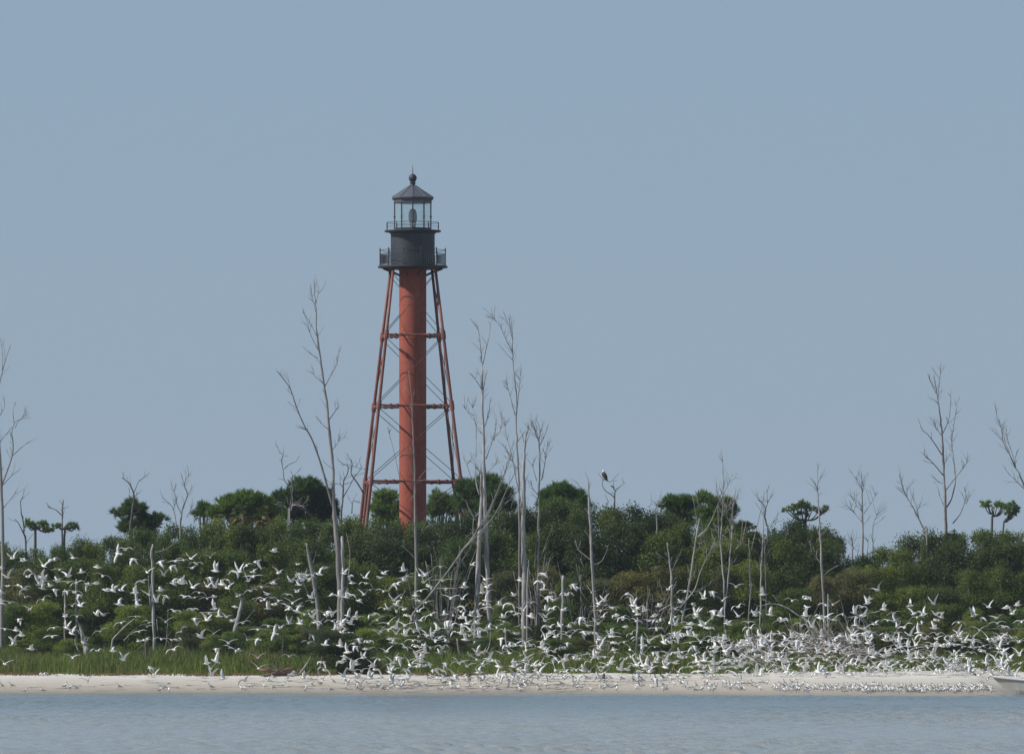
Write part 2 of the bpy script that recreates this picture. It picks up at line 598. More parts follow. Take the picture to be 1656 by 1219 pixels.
    def railing(R, z0, h, n, nb, rb, nm, kn=0.0):
        mb = MB()
        ang = np.arange(n) * 2 * math.pi / n + math.pi / n
        for a in ang:
            x, y = cx + R * math.cos(a), LD + R * math.sin(a)
            mb.bar((x, y, z0), (x, y, z0 + h), 0.026, 6)
            if kn:
                mb.lathe([(0.01, z0 + h - 0.03), (kn, z0 + h + 0.03), (kn, z0 + h + 0.06), (0.01, z0 + h + 0.11)], 6, (x, y, 0))
        seg = [np.array((cx + R * math.cos(a), LD + R * math.sin(a), 0)) for a in ang]
        for i in range(n):
            p, q = seg[i], seg[(i + 1) % n]
            for hh, rr in ((0.965, 0.020), (0.74, 0.014), (0.10, 0.016)) if nb else ((0.985, 0.018), (0.5, 0.010)):
                mb.bar(p + (0, 0, z0 + h * hh), q + (0, 0, z0 + h * hh), rr, 5)
            for j in range(nb):
                m_ = p + (q - p) * ((j + 1) / (nb + 1))
                mb.bar(m_ + (0, 0, z0 + h * 0.10), m_ + (0, 0, z0 + h * 0.74), rb, 4)
        return bld(mb, nm, blk2)

    railing(2.13, zd + 0.06, 1.02, 12, 7, 0.019, 'gallery_railing', 0.035)
    # service room drum
    mb = MB().lathe([(1.41, zd + 0.06), (1.41, zd + 0.16), (1.385, zd + 0.18), (1.385, zz(404) - 0.02), (1.40, zz(404)), (1.385, zz(404) + 0.02),
                     (1.385, zz(378.5)), (1.46, zz(377.5)), (1.46, zz(376))], 72, C)
    bld(mb, 'service_room', blk, smooth=False)
    zu = zz(375.5)
    mb = MB().lathe([(1.40, zu - 0.03), (1.72, zu), (1.78, zu + 0.02), (1.78, zu + 0.10), (1.2, zu + 0.10)], 32, C)
    bld(mb, 'lantern_deck', blk2)
    railing(1.70, zu + 0.10, 0.50, 10, 0, 0.012, 'lantern_railing')
    # lantern
    zb, zt = zu + 0.10, zz(328.5)
    R, ns = 1.20, 10
    off = math.pi / 2 + 0.02
    mb = MB().lathe([(R + 0.03, zb), (R + 0.03, zb + 0.14), (R - 0.02, zb + 0.15)], ns, C, off)
    sill = bld(mb, 'lantern_sill', blk2)
    gl, nt, b = new_mat('lantern glass')
    for nd in list(nt.nodes):
        if nd.type == 'BSDF_PRINCIPLED':
            nt.nodes.remove(nd)
    out = [x for x in nt.nodes if x.type == 'OUTPUT_MATERIAL'][0]
    tb = nt.nodes.new('ShaderNodeBsdfTransparent'); tb.inputs[0].default_value = (0.93, 0.98, 0.975, 1)
    gb = nt.nodes.new('ShaderNodeBsdfGlossy'); gb.inputs['Roughness'].default_value = 0.08
    db = nt.nodes.new('ShaderNodeBsdfDiffuse'); db.inputs[0].default_value = (0.62, 0.68, 0.67, 1)
    m1 = nt.nodes.new('ShaderNodeMixShader'); m1.inputs[0].default_value = 0.5
    m2 = nt.nodes.new('ShaderNodeMixShader'); m2.inputs[0].default_value = 0.16
    nt.links.new(gb.outputs[0], m1.inputs[1]); nt.links.new(db.outputs[0], m1.inputs[2])
    nt.links.new(tb.outputs[0], m2.inputs[1]); nt.links.new(m1.outputs[0], m2.inputs[2])
    nt.links.new(m2.outputs[0], out.inputs[0])
    for k in range(ns):
        a0, a1 = off + k * 2 * math.pi / ns, off + (k + 1) * 2 * math.pi / ns
        p = C + np.array((R * math.cos(a0), R * math.sin(a0), 0))
        q = C + np.array((R * math.cos(a1), R * math.sin(a1), 0))
        mb = MB().bar(p + (0, 0, zb + 0.14), p + (0, 0, zt), 0.036, 6)
        zm = (zb + zt) / 2
        mb.lathe([(0.03, zm - 0.06), (0.07, zm), (0.03, zm + 0.06)], 6, (p[0], p[1], 0))
        bld(mb, 'mullion', blk2)
        nrm = (p + q) / 2 - C; nrm /= np.linalg.norm(nrm)
        e = (q - p) * 0.03
        lo, hi = np.array((0, 0, zb + 0.15)), np.array((0, 0, zt - 0.01))
        t_ = nrm * 0.012
        V = [p + e - t_ + lo, q - e - t_ + lo, q - e - t_ + hi, p + e - t_ + hi]
        bld(MB().add(V, [(0, 1, 2, 3)]), 'glass_pane', gl)
    # lens on its pedestal
    zl = zz(351)
    lensm, nt, b = new_mat('lens prisms')
    w = nt.nodes.new('ShaderNodeTexWave'); w.bands_direction = 'Z'; w.inputs['Scale'].default_value = 5.5
    tcx = nt.nodes.new('ShaderNodeTexCoord'); nt.links.new(tcx.outputs['Object'], w.inputs['Vector'])
    nt.links.new(ramp(nt, w.outputs['Fac'], [(0.2, (0.07, 0.095, 0.085)), (0.8, (0.22, 0.27, 0.25))]), b.inputs['Base Color'])
    b.inputs['Roughness'].default_value = 0.15
    b.inputs['Metallic'].default_value = 0.4
    mb = MB().lathe([(0.04, zl + 0.52), (0.15, zl + 0.47), (0.24, zl + 0.30), (0.275, zl + 0.05), (0.27, zl - 0.15), (0.22, zl - 0.30), (0.17, zl - 0.36)][::-1], 20, C)
    ln = bld(mb, 'lens', lensm, smooth=True)
    mb = MB()
    for k in range(5):
        a = k * 2 * math.pi / 5 + 0.3
        d = np.array((math.cos(a), math.sin(a), 0))
        mb.tube([C + d * 0.2 + (0, 0, zl - 0.33), C + d * 0.16 + (0, 0, zl - 0.60)], [0.028, 0.028], 5)
    mb.lathe([(0.19, zl - 0.66), (0.19, zl - 0.58), (0.1, zl - 0.58)], 14, C)
    mb.lathe([(0.15, zb + 0.1), (0.07, zb + 0.22), (0.07, zl - 0.66)], 12, C)
    bld(mb, 'lens_pedestal', plain('pedestal brass', (0.16, 0.17, 0.16), 0.4))
    # roof
    ze = zz(328.5)
    mb = MB().lathe([(R - 0.03, ze), (R + 0.05, ze), (1.25, ze + 0.16), (1.37, ze + 0.27), (1.37, ze + 0.34), (0.20, zz(300.5)), (0.16, zz(300))], ns, C, off)
    rf = bld(mb, 'lantern_roof', roof_m)
    for k in range(ns):
        a = off + k * 2 * math.pi / ns
        d = np.array((math.cos(a), math.sin(a), 0))
        mb = MB().bar(C + d * 1.36 + (0, 0, ze + 0.35), C + d * 0.2 + (0, 0, zz(300.5) + 0.01), 0.02, 5)
        mb.build('roof_rib', roof_m, rf)
    zn = zz(300.5)
    prof = [(0.22, zn), (0.16, zn + 0.05), (0.15, zn + 0.14), (0.20, zn + 0.17), (0.20, zn + 0.21), (0.12, zn + 0.25)]
    zc = zz(288.2)
    prof += [(0.255 * math.cos(t), zc + 0.265 * math.sin(t)) for t in np.linspace(-1.05, 1.45, 12)]
    MB().lathe(prof, 20, C).build('vent_ball', blk, rf, smooth=True)
    MB().tube([C + (0, 0, zc + 0.24), C + (0, 0, zz(268))], [0.03, 0.010], 6).build('lightning_rod', blk2, rf)


lighthouse()

# ------------------------------------------------------------------ foliage builders


def unit(n, rng):
    v = rng.normal(size=(n, 3))
    return v / np.linalg.norm(v, axis=1)[:, None]


def leaves_on(mb, blobs, per, L, W, rng, shell=(0.62, 1.06), up=0.75, mi=0, flat=False):
    """small rhombic leaves scattered through the outer volume of each blob (cx,cy,cz,rx,ry,rz)"""
    for (x, y, z, rx, ry, rz) in blobs:
        n = int(per * (rx * ry + ry * rz + rx * rz) / 3.0) + 6
        d = unit(n, rng)
        if flat:
            d[:, 2] = np.abs(d[:, 2]) * rng.choice([1, 1, 1, -0.6], n)
        r = np.abs(rng.normal(0.86, 0.27, n)) if shell[0] > 0.5 else rng.uniform(shell[0], shell[1], n)
        c = np.array((x, y, z)) + d * np.array((rx, ry, rz)) * r[:, None]
        nr = d * 0.6 + rng.normal(size=(n, 3)) * 0.75 + np.array((0, 0, up))
        nr /= np.linalg.norm(nr, axis=1)[:, None]
        a = np.cross(nr, unit(n, rng)); a /= np.linalg.norm(a, axis=1)[:, None]
        b_ = np.cross(nr, a)
        l = L * rng.uniform(0.6, 1.35, n)[:, None] / 2
        w = W * rng.uniform(0.7, 1.3, n)[:, None] / 2
        V = np.stack([c - a * l, c + b_ * w, c + a * l, c - b_ * w], 1).reshape(-1, 3)
        mb.add(V, np.arange(4 * n).reshape(-1, 4), mi)


def needles_on(mb, blobs, per, L, W, rng, k=9, mi=0):
    """sprays of needles standing out of the blob surface"""
    for (x, y, z, rx, ry, rz) in blobs:
        n = int(per * (rx * ry + ry * rz + rx * rz) / 3.0) + 8
        d = unit(n, rng)
        keep = d[:, 2] > -0.55 - 0.3 * rng.random(n)
        d = d[keep]; n = len(d)
        r = np.abs(rng.normal(0.82, 0.27, n))
        c = np.array((x, y, z)) + d * np.array((rx, ry, rz)) * r[:, None]
        base = np.repeat(c, k, 0)
        dd = np.repeat(d * 0.8 + rng.normal(size=(n, 3)) * 0.35 + np.array((0, 0, 0.5)), k, 0) + rng.normal(size=(n * k, 3)) * 0.36
        dd /= np.linalg.norm(dd, axis=1)[:, None]
        s = np.cross(dd, unit(n * k, rng)); s /= np.linalg.norm(s, axis=1)[:, None]
        l = L * rng.uniform(0.7, 1.25, n * k)[:, None]
        V = np.stack([base - s * W * 0.5, base + dd * l * 0.6 - s * W * 0.5, base + dd * l, base + dd * l * 0.6 + s * W * 0.5, base + s * W * 0.5], 1).reshape(-1, 3)
        mb.add(V, np.arange(5 * n * k).reshape(-1, 5), mi)


def crown_blobs(w, h, rng, n, bottom=0.15, lump=0.30):
    """lumps of foliage filling a rounded crown w wide and h high, standing on z=0"""
    out = []
    for i in range(n):
        t = rng.uniform(bottom, 1.0)
        prof = math.sqrt(max(0.0, 1 - ((t - 0.42) / 0.62) ** 2)) if t > 0.42 else 0.82 + 0.18 * t / 0.42
        a = rng.uniform(0, 2 * math.pi)
        rr = w / 2 * prof * math.sqrt(rng.uniform(0.15, 0.85))
        s = lump * w * rng.uniform(0.55, 1.05) * (0.8 if t > 0.75 else 1)
        z = min(t * h, h - s * 0.55)
        out.append((rr * math.cos(a), rr * math.sin(a), z, s * rng.uniform(0.8, 1.15), s * rng.uniform(0.8, 1.15), s * rng.uniform(0.55, 0.8)))
    return out


# shared crowns and trunks (built once, placed many times)
PROTO = []
for k in range(11):
    rg = np.random.default_rng(100 + k)
    w, h = 4.0, 6.0
    bl = crown_blobs(w, h, rg, 30, 0.03, rg.uniform(0.20, 0.28))
    for q in range(4):        # leading shoots that break the outline
        a, rr = rg.uniform(0, 6.28), w * 0.38 * math.sqrt(rg.random())
        bl.append((rr * math.cos(a), rr * math.sin(a), h * rg.uniform(0.84, 0.95), 0.34, 0.34, 0.40))
    mb = MB()
    leaves_on(mb, bl, 1150, 0.145, 0.08, rg)
    leaves_on(mb, [(0, 0, h * 0.45, w * 0.46, w * 0.46, h * 0.5)], 170, 0.26, 0.16, rg, shell=(0.1, 0.9))
    tb = MB()
    for q in range(4):
        b_ = bl[rg.integers(len(bl))]
        p0 = np.array((rg.normal() * 0.25, rg.normal() * 0.25, -1.6))
        p1 = np.array(b_[:3])
        md = (p0 + p1) / 2 + rg.normal(size=3) * 0.25
        pts = catmull([p0, md, p1], 3)
        tb.tube(pts, np.linspace(0.11, 0.03, len(pts)), 6)
    PROTO.append((mb, tb))
CROWN_ME = {}


def proto_mesh(k, mat):
    key = (k, mat)
    if key not in CROWN_ME:
        CROWN_ME[key] = (PROTO[k][0].mesh('crown', M[mat]), PROTO[k][1].mesh('trunk', M['bark'], smooth=True))
    return CROWN_ME[key]


def broadleaf(name, px, top, wpx, D, mat, k, label, cat, group, rz=0.0, h=None):
    x = X(px, D)
    g = gz(x, D)
    zt = Z(top, D)
    w = wpx * D / F
    if h is None:
        h = zt - g - 0.1
    ch = min(h, max(h * 0.86, 0.6))
    r = empty(name, (x, D, g))
    tag(r, label, cat, group)
    cm, tm = proto_mesh(k, mat)
    sx, sz = w / 4.0, ch / 6.0
    for nm, me in (('crown', cm), ('trunk', tm)):
        o = bpy.data.objects.new(nm, me)
        COL.objects.link(o)
        o.parent = r
        o.scale = (sx, sx, sz)
        o.rotation_euler = (0, 0, rz)
        o.location = (0, 0, h - ch)
        if nm == 'trunk':
            o.scale = (sx, sx, (h) / 7.6)
            o.location = (0, 0, 1.6 * h / 7.6 - 0.1)
    return r


def pine(px, base, D, pads, mat, label, trunk=None, w0=0.15, per=150, group=None, dens=0.75):
    x = X(px, D)
    g = gz(x, D)
    r = empty('pine_tree', (x, D, g))
    tag(r, label, 'pine tree', group)
    rg = np.random.default_rng(int(px) * 7 + 1)
    s = D / F
    mb, tb = MB(), MB()
    tops = []
    for i, (cx_, cy_, rx, ry) in enumerate(pads):
        c = P(cx_, cy_, D)
        c[1] += rg.uniform(-1, 1) * min(1.6, rx * s * 0.5)
        nb = max(5, int(rx * ry / 10 * dens))
        bl = []
        for q in range(nb):
            a, u = rg.uniform(0, 6.28), math.sqrt(rg.random())
            ox, oy = math.cos(a) * u, math.sin(a) * u
            t = rg.uniform(-1, 1)
            rad = (0.20 * min(rx, ry * 1.6) * s * rg.uniform(0.55, 1.4) + 0.07) * (1.0 if dens > 0.7 else 0.72)
            k_ = max(0.2, 1 - 0.25 * t * t)
            bl.append((c[0] + ox * rx * s * 0.80 * k_, c[1] + oy * rx * s * 0.75 * k_, c[2] + t * ry * s * 0.72 * math.sqrt(max(0.05, 1 - u * u * 0.8)), rad, rad, rad * 0.75))
        needles_on(mb, bl, per * (1.0 if dens > 0.7 else 1.5), 0.40 if dens > 0.7 else 0.22, 0.032 if dens > 0.7 else 0.028, rg, 11)
        tops.append((c, bl))
    foot = np.array((x, D, g - 0.2))
    lead = np.mean([t[0] for t in tops], 0)
    mid = foot * 0.5 + lead * 0.5 + rg.normal(size=3) * (0.25, 0.2, 0)
    if trunk:
        pts = [foot] + [P(a, b_, D) for a, b_ in trunk]
    else:
        pts = [foot, mid, lead]
    cp = catmull(pts, 4)
    tb.tube(cp, np.linspace(w0, w0 * 0.4, len(cp)), 7)
    crown = mb.build('crown', M[mat], r)
    tk = tb.build('trunk', M['bark'], r, smooth=True)
    for c, bl in tops:
        j = cp[int(len(cp) * rg.uniform(0.6, 0.8))]
        lb = MB()
        for q in range(min(4, len(bl))):
            e = np.array(bl[rg.integers(len(bl))][:3])
            lp = catmull([j, (j + e) / 2 + (0, 0, -0.2), e], 3)
            lb.tube(lp, np.linspace(w0 * 0.45, 0.025, len(lp)), 5)
        lb.build('limb', M['bark'], r, smooth=True)
    return r


# ------------------------------------------------------------------ pines and palms that break the skyline
PG = 'slash pines above the thicket'
pine(398, 870, 456, [(402, 811, 30, 16), (374, 818, 24, 14), (428, 822, 24, 16), (354, 832, 18, 12), (445, 836, 16, 12), (385, 834, 34, 14), (420, 838, 30, 10)], 'pine', 'broad bright green pine crown with brown fronds under it, left of tall forked snag', group=PG)
pine(500, 870, 458, [(494, 790, 26, 16), (478, 806, 26, 18), (515, 805, 26, 20), (530, 824, 24, 18), (500, 826, 36, 16), (456, 806, 16, 12), (470, 832, 24, 14), (510, 840, 34, 12)], 'pinedark', 'large dark pine crown directly behind the tall forked snag', group=PG)
pine(332, 870, 462, [(328, 824, 12, 8), (342, 832, 14, 9), (320, 834, 8, 6)], 'pinedark', 'small open pine between the broad pine and the bare twiggy tree', group=PG)
pine(212, 872, 452, [(208, 826, 15, 9), (230, 828, 11, 10), (194, 832, 14, 6), (216, 816, 10, 7), (198, 857, 16, 7), (236, 842, 8, 6), (258, 840, 12, 7), (214, 848, 20, 7), (240, 852, 20, 8)], 'pinedark', 'dark pine with a bent dead top rising above the left thicket', [(212, 845), (215, 815), (216, 800)], group=PG)
pine(58, 890, 452, [(50, 847, 12, 8), (64, 850, 16, 9), (77, 857, 10, 6)], 'pine', 'small flat topped bright pine nearest the left edge', [(57, 870), (59, 855)], 0.12, group=PG, dens=0.69)
pine(103, 890, 452, [(92, 851, 9, 4), (110, 852, 10, 6), (122, 850, 7, 8)], 'pine', 'thin sparse pine pads around a dead grey stem, second pine from the left', [(104, 868), (114, 856)], 0.10, group=PG, dens=0.69)
pine(626, 880, 482, [(625, 806, 20, 14), (612, 822, 16, 12), (640, 822, 18, 14), (627, 838, 26, 12)], 'pine', 'bushy pine showing between the left legs and the column of the lighthouse', group=PG)
pine(712, 880, 482, [(706, 808, 14, 12), (722, 815, 16, 12), (708, 828, 20, 12), (735, 826, 12, 10)], 'pine', 'low bright pine behind the lighthouse, just right of its column', group=PG)
pine(790, 880, 452, [(788, 782, 24, 14), (766, 798, 24, 18), (806, 800, 24, 18), (750, 790, 14, 16), (785, 818, 40, 16), (745, 814, 14, 12), (822, 822, 14, 10)], 'pinedark', 'large dark pine behind the twin pale snags right of the lighthouse', group=PG)
pine(912, 880, 456, [(908, 796, 24, 14), (892, 806, 20, 14), (930, 806, 20, 14), (905, 818, 34, 12), (880, 822, 16, 10), (944, 820, 12, 8)], 'pine', 'rounded bright pine rising above the thicket left of the perched eagle', group=PG)
pine(1100, 880, 462, [(1098, 808, 22, 10), (1083, 818, 16, 11), (1118, 814, 12, 9), (1104, 830, 28, 13), (1096, 846, 30, 12)], 'pine', 'left half of the paired pine crowns right of the perched eagle', group=PG)
pine(1150, 880, 460, [(1140, 806, 15, 8), (1156, 812, 12, 8), (1172, 816, 12, 10), (1165, 832, 20, 13), (1183, 828, 11, 11), (1142, 832, 20, 14), (1160, 848, 34, 14)], 'pine', 'grey green pine behind the two thin pale poles', group=PG)
pine(1304, 900, 452, [(1295, 817, 22, 8), (1280, 823, 14, 8), (1312, 824, 16, 6), (1330, 826, 13, 8), (1296, 832, 16, 5)], 'pinedark', 'flat umbrella shaped pine above the dark rounded tree', [(1303, 860), (1300, 845), (1308, 830)], 0.13, group=PG, dens=0.62)
pine(1604, 890, 454, [(1595, 816, 13, 5), (1612, 817, 14, 6), (1626, 820, 8, 5)], 'pine', 'small umbrella shaped pine on a thin stem at the right', [(1604, 858), (1606, 835), (1604, 822)], 0.10, group=PG, dens=0.68)
pine(1622, 890, 455, [(1638, 818, 9, 6), (1636, 830, 10, 6), (1644, 824, 5, 7)], 'pine', 'tiny leaning pine touching the small umbrella pine at far right', [(1622, 862), (1630, 842)], 0.09, group=PG, dens=0.68)


def cabbage_palm(px, cy, D, rpx, label, dead_only=False, seed=1):
    x = X(px, D)
    g = gz(x, D)
    r = empty('cabbage_palm', (x, D, g))
    tag(r, label, 'palm', 'cabbage palms in the thicket')
    rg = np.random.default_rng(seed)
    s = D / F
    c = P(px, cy, D)
    R = rpx * s
    MB().tube([(x, D, g - 0.2), (c[0] + 0.05, D, (g + c[2]) / 2), c], [0.17, 0.15, 0.16], 8).build('trunk', M['bark'], r, smooth=True)
    gm, dm = MB(), MB()
    for i in range(34):
        dead = i >= 22
        a = rg.uniform(0, 6.28)
        el = rg.uniform(-0.15, 1.3) if not dead else rg.uniform(-1.25, -0.35)
        d = np.array((math.cos(a) * math.cos(el), math.sin(a) * math.cos(el), math.sin(el)))
        side = np.cross(d, (0, 0, 1.0)); side /= np.linalg.norm(side) + 1e-6
        upv = np.cross(side, d)
        hub = c + d * R * rg.uniform(0.40, 0.55)
        mb = dm if dead else gm
        mb.tube([c, hub], [0.018, 0.012], 4)
        for q in np.linspace(-1.25, 1.25, 13):
            e = d * math.cos(q) + side * math.sin(q)
            tip = hub + e * R * 0.55 * rg.uniform(0.85, 1.1) - np.array((0, 0, 0.12 * R))
            m_ = hub + e * R * 0.3
            wv = upv * 0.02 + side * math.cos(q) * 0.045 - d * math.sin(q) * 0.045
            mb.add([hub, m_ - wv, tip, m_ + wv], [(0, 1, 2, 3)])
    gm.build('fronds', M['frond'], r)
    dm.build('dead_fronds', M['deadfrond'], r)


cabbage_palm(392, 832, 450, 22, 'cabbage palm with orange brown dead fronds below the broad bright pine', seed=3)
cabbage_palm(428, 834, 451, 20, 'cabbage palm with brown fronds between broad pine and large dark pine', seed=4)
cabbage_palm(1204, 862, 446, 26, 'yellowing cabbage palm with dead orange fronds left of the thin straight snag', seed=5)
cabbage_palm(1220, 880, 444, 22, 'low cabbage palm with tan dead fronds touching the yellowing palm', seed=6)

# ------------------------------------------------------------------ thicket of mangroves and scrub, four depths
LAND = [(5, 'the tall snag at the left edge'), (60, 'the small flat topped pine'), (104, 'the short pale stub'), (125, 'the short grey stump'), (165, 'the gap left of the bent snag'),
        (247, 'the bent pale snag'), (300, 'the bare twiggy tree'), (340, 'the small open pine'), (384, 'the leaning broken stump'), (440, 'the drooping grass patch'), (507, 'the leaning dark snag'), (550, 'the tall forked snag'),
        (610, 'the left lighthouse legs'), (672, 'the thin snag before the lighthouse'), (720, 'the leaning fallen tree'), (785, 'the twin pale snags'), (848, 'the thick pale snag'),
        (873, 'the thin dark snag'), (910, 'the blunt short stub'), (957, 'the slim snag with curved arms'), (1031, 'the thin stick in the grass'), (1085, 'the short forked snag'), (1112, 'the leaning forked snag'),
        (1174, 'the two thin pale poles'), (1232, 'the thin straight snag'), (1290, 'the arching bare branch'), (1331, 'the tall slender snag at right'), (1342, 'the bare pole above driftwood'),
        (1400, 'the pale fallen log'), (1440, 'the rounded bush by the log'), (1500, 'the dead forked branch'), (1530, 'the tall branched dead tree'), (1575, 'the left end of the wooden rail'), (1605, 'the dark planks under the rail'), (1640, 'the white boat')]


def near(px, skip=0):
    d = sorted((abs(px - x), x, n) for x, n in LAND)
    return d[0][1], d[0][2]


def place_words(px):
    x, n = near(px)
    if abs(px - x) <= 7:
        return 'at ' + n
    return ('just left of ' if px < x else 'just right of ') + n


USED = {}


def uniq(lbl, alts=()):
    fit = lambda t: t.replace(' the ', ' ') if len(t.split()) > 16 else t
    lbl, alts = fit(lbl), [fit(a) for a in alts]
    for a in [lbl] + alts:
        if a not in USED:
            USED[a] = 1
            return a
    USED[lbl] += 1
    return lbl


def thicket(rows, name, cat, group, D0, dD, mat, adj, seed):
    rg = np.random.default_rng(seed)
    for it in rows:
        px, top, w = it[:3]
        mt = it[3] if len(it) > 3 else mat
        lb = it[4] if len(it) > 4 else None
        D = D0 + rg.uniform(-dD, dD)
        lb = lb or uniq(adj + ' ' + place_words(px), (adj.replace('green', 'leafy green') + ' ' + place_words(px), 'wide ' + adj + ' ' + place_words(px)))
        broadleaf(name, px, top, w, D, mt, int(rg.integers(len(PROTO))), lb, cat, group, rg.uniform(0, 6.28))


ROW_A = [(-28, 872, 80), (15, 876, 62), (58, 884, 60), (95, 880, 50), (132, 869, 60), (180, 866, 74), (228, 852, 84), (285, 846, 86), (340, 845, 84), (398, 846, 90), (452, 840, 88), (505, 838, 90), (560, 838, 88),
         (612, 836, 84), (655, 838, 80), (702, 836, 84), (752, 824, 92, 'oak'), (806, 822, 96), (856, 824, 90, 'oak'), (902, 806, 104, 'mangrove'), (958, 812, 110, 'oak', 'tall dark oak crown below and left of the perched eagle'), (1012, 816, 110, 'oak', 'tall dark oak crown below and right of the perched eagle'),
         (1066, 828, 92, 'oak'), (1120, 842, 88), (1172, 850, 80), (1226, 852, 76), (1272, 842, 70, 'oak'), (1322, 850, 86, 'oak', 'rounded very dark oak under the umbrella shaped pine'), (1352, 866, 52, 'oak'),
         (1392, 898, 70), (1432, 884, 74), (1474, 864, 80), (1524, 850, 100), (1580, 856, 96), (1632, 858, 90), (1684, 858, 90)]
thicket([(352, 834, 62, 'bush', 'bright mangrove top under the small open pine'), (396, 828, 76, 'bush', 'bright mangrove top under the broad bright pine'), (444, 832, 64, 'bush', 'bright mangrove top between broad pine and large dark pine'),
         (236, 840, 52, 'bush', 'bright mangrove top right of the bent topped dark pine'), (1288, 838, 46, 'oak', 'small dark oak crown just under the umbrella shaped pine'), (1086, 832, 60, 'mangrove', 'mangrove crown under the left paired pine crown'),
         (1196, 846, 46, 'bush', 'bright mangrove top right of the grey green pine')], 'mangrove_tree', 'mangrove', 'crowns under the pines', 452.5, 0.8, 'bush', 'bright mangrove', 28)
ra = np.random.default_rng(55)
ROW_A2 = []
for a_, b_ in zip(ROW_A[:-1], ROW_A[1:]):
    if not 1360 < (a_[0] + b_[0]) / 2 < 1420:
        ROW_A2.append(((a_[0] + b_[0]) / 2 + ra.uniform(-6, 6), (a_[1] + b_[1]) / 2 + ra.uniform(4, 16), 62, 'mangrove' if ra.random() < 0.6 else 'oak'))
thicket(ROW_A2, 'mangrove_tree', 'mangrove', 'mangroves just under the skyline', 445.0, 0.8, 'mangrove', 'narrow green mangrove under the skyline', 26)
thicket(ROW_A, 'mangrove_tree', 'mangrove', 'mangroves along the skyline of the thicket', 447.5, 1.6, 'mangrove', 'tall rounded green mangrove on the skyline', 21)
ROW_B = []
rb = np.random.default_rng(5)
for px in range(-30, 1700, 52):
    top = np.interp(px, [a[0] for a in ROW_A], [a[1] for a in ROW_A]) + rb.uniform(18, 46)
    ROW_B.append((px + rb.uniform(-12, 12), top, rb.uniform(78, 104), rb.choice(['mangrove', 'mangrove', 'oak', 'mangrove', 'bush']) if not 870 < px < 1060 else 'oak'))
thicket(ROW_B, 'mangrove_tree', 'mangrove', 'mangroves in the middle of the thicket', 442.0, 1.5, 'mangrove', 'middle row green mangrove', 22)
ROW_C = []
for px in range(-25, 1700, 50):
    top = rb.uniform(900, 950) + (25 if 1380 < px < 1460 else 0)
    ROW_C.append((px + rb.uniform(-12, 12), top, rb.uniform(66, 96), rb.choice(['mangrove', 'mangrove', 'bush', 'mangrove', 'bush', 'greyleaf']) if not 860 < px < 1110 else rb.choice(['greyleaf', 'mangrove', 'bush', 'greyleaf'])))
thicket(ROW_C, 'mangrove_bush', 'bush', 'waist of the thicket', 437.0, 1.4, 'mangrove', 'mid height green mangrove bush', 23)
ROW_D = []
for px in range(-20, 1690, 47):
    top = rb.uniform(968, 1012)
    ROW_D.append((px + rb.uniform(-12, 12), top, rb.uniform(48, 82), rb.choice(['bush', 'scrub', 'scrub', 'bush', 'scrub'])))
thicket(ROW_D, 'scrub_bush', 'bush', 'low bushes at the foot of the thicket', 432.8, 1.0, 'bush', 'low green scrub bush', 24)
ROW_E = []
re_ = np.random.default_rng(91)
for px in range(-15, 1690, 40):
    if 130 < px < 330 and re_.random() < 0.5:
        continue
    ROW_E.append((px + re_.uniform(-12, 12), re_.uniform(998, 1034), re_.uniform(34, 66), re_.choice(['scrub', 'bush', 'scrub', 'scrub', 'greyleaf'])))
thicket(ROW_E, 'scrub_bush', 'bush', 'bright small bushes in front of the snags', 427.0, 1.1, 'scrub', 'small light green bush', 27)
thicket([(542, 1014, 92, 'oak', 'dark rounded low bush standing in the sand by the pale fallen log'), (582, 1034, 60, 'mangrove', 'dark green low bush touching the dark rounded bush on the beach top')], 'scrub_bush', 'bush', 'bushes at the edge of the beach', 415.6, 0.3, 'bush', 'low bush', 29)
thicket([(596, 1030, 70, 'bush', 'low dark bush behind the birds below the left lighthouse legs'),
         (648, 1000, 50, 'bush', 'small bright bush beside the thin snag before the lighthouse'), (1190, 1004, 72, 'bush', 'bright low bush between the two thin pale poles and thin straight snag'),
         (1432, 1010, 60, 'greyleaf', 'olive grey low bush right of the pale fallen log'), (1500, 1020, 60, 'bush', 'low bush in front of the dead forked branch'),
         (1560, 1004, 50, 'greyleaf', 'olive low bush at the left end of the wooden rail'), (1640, 1040, 60, 'bush', 'low bright bush behind the white boat'),
         (1580, 1048, 50, 'bush', 'small green bush under the dark planks of the rail'), (1098, 1060, 26, 'greyleaf', 'small brown dry bush on the beach top right of the short forked snag')],
        'scrub_bush', 'bush', 'bushes at the edge of the beach', 428.5, 1.2, 'bush', 'low bush', 25)

# ------------------------------------------------------------------ grass between the beach and the bushes


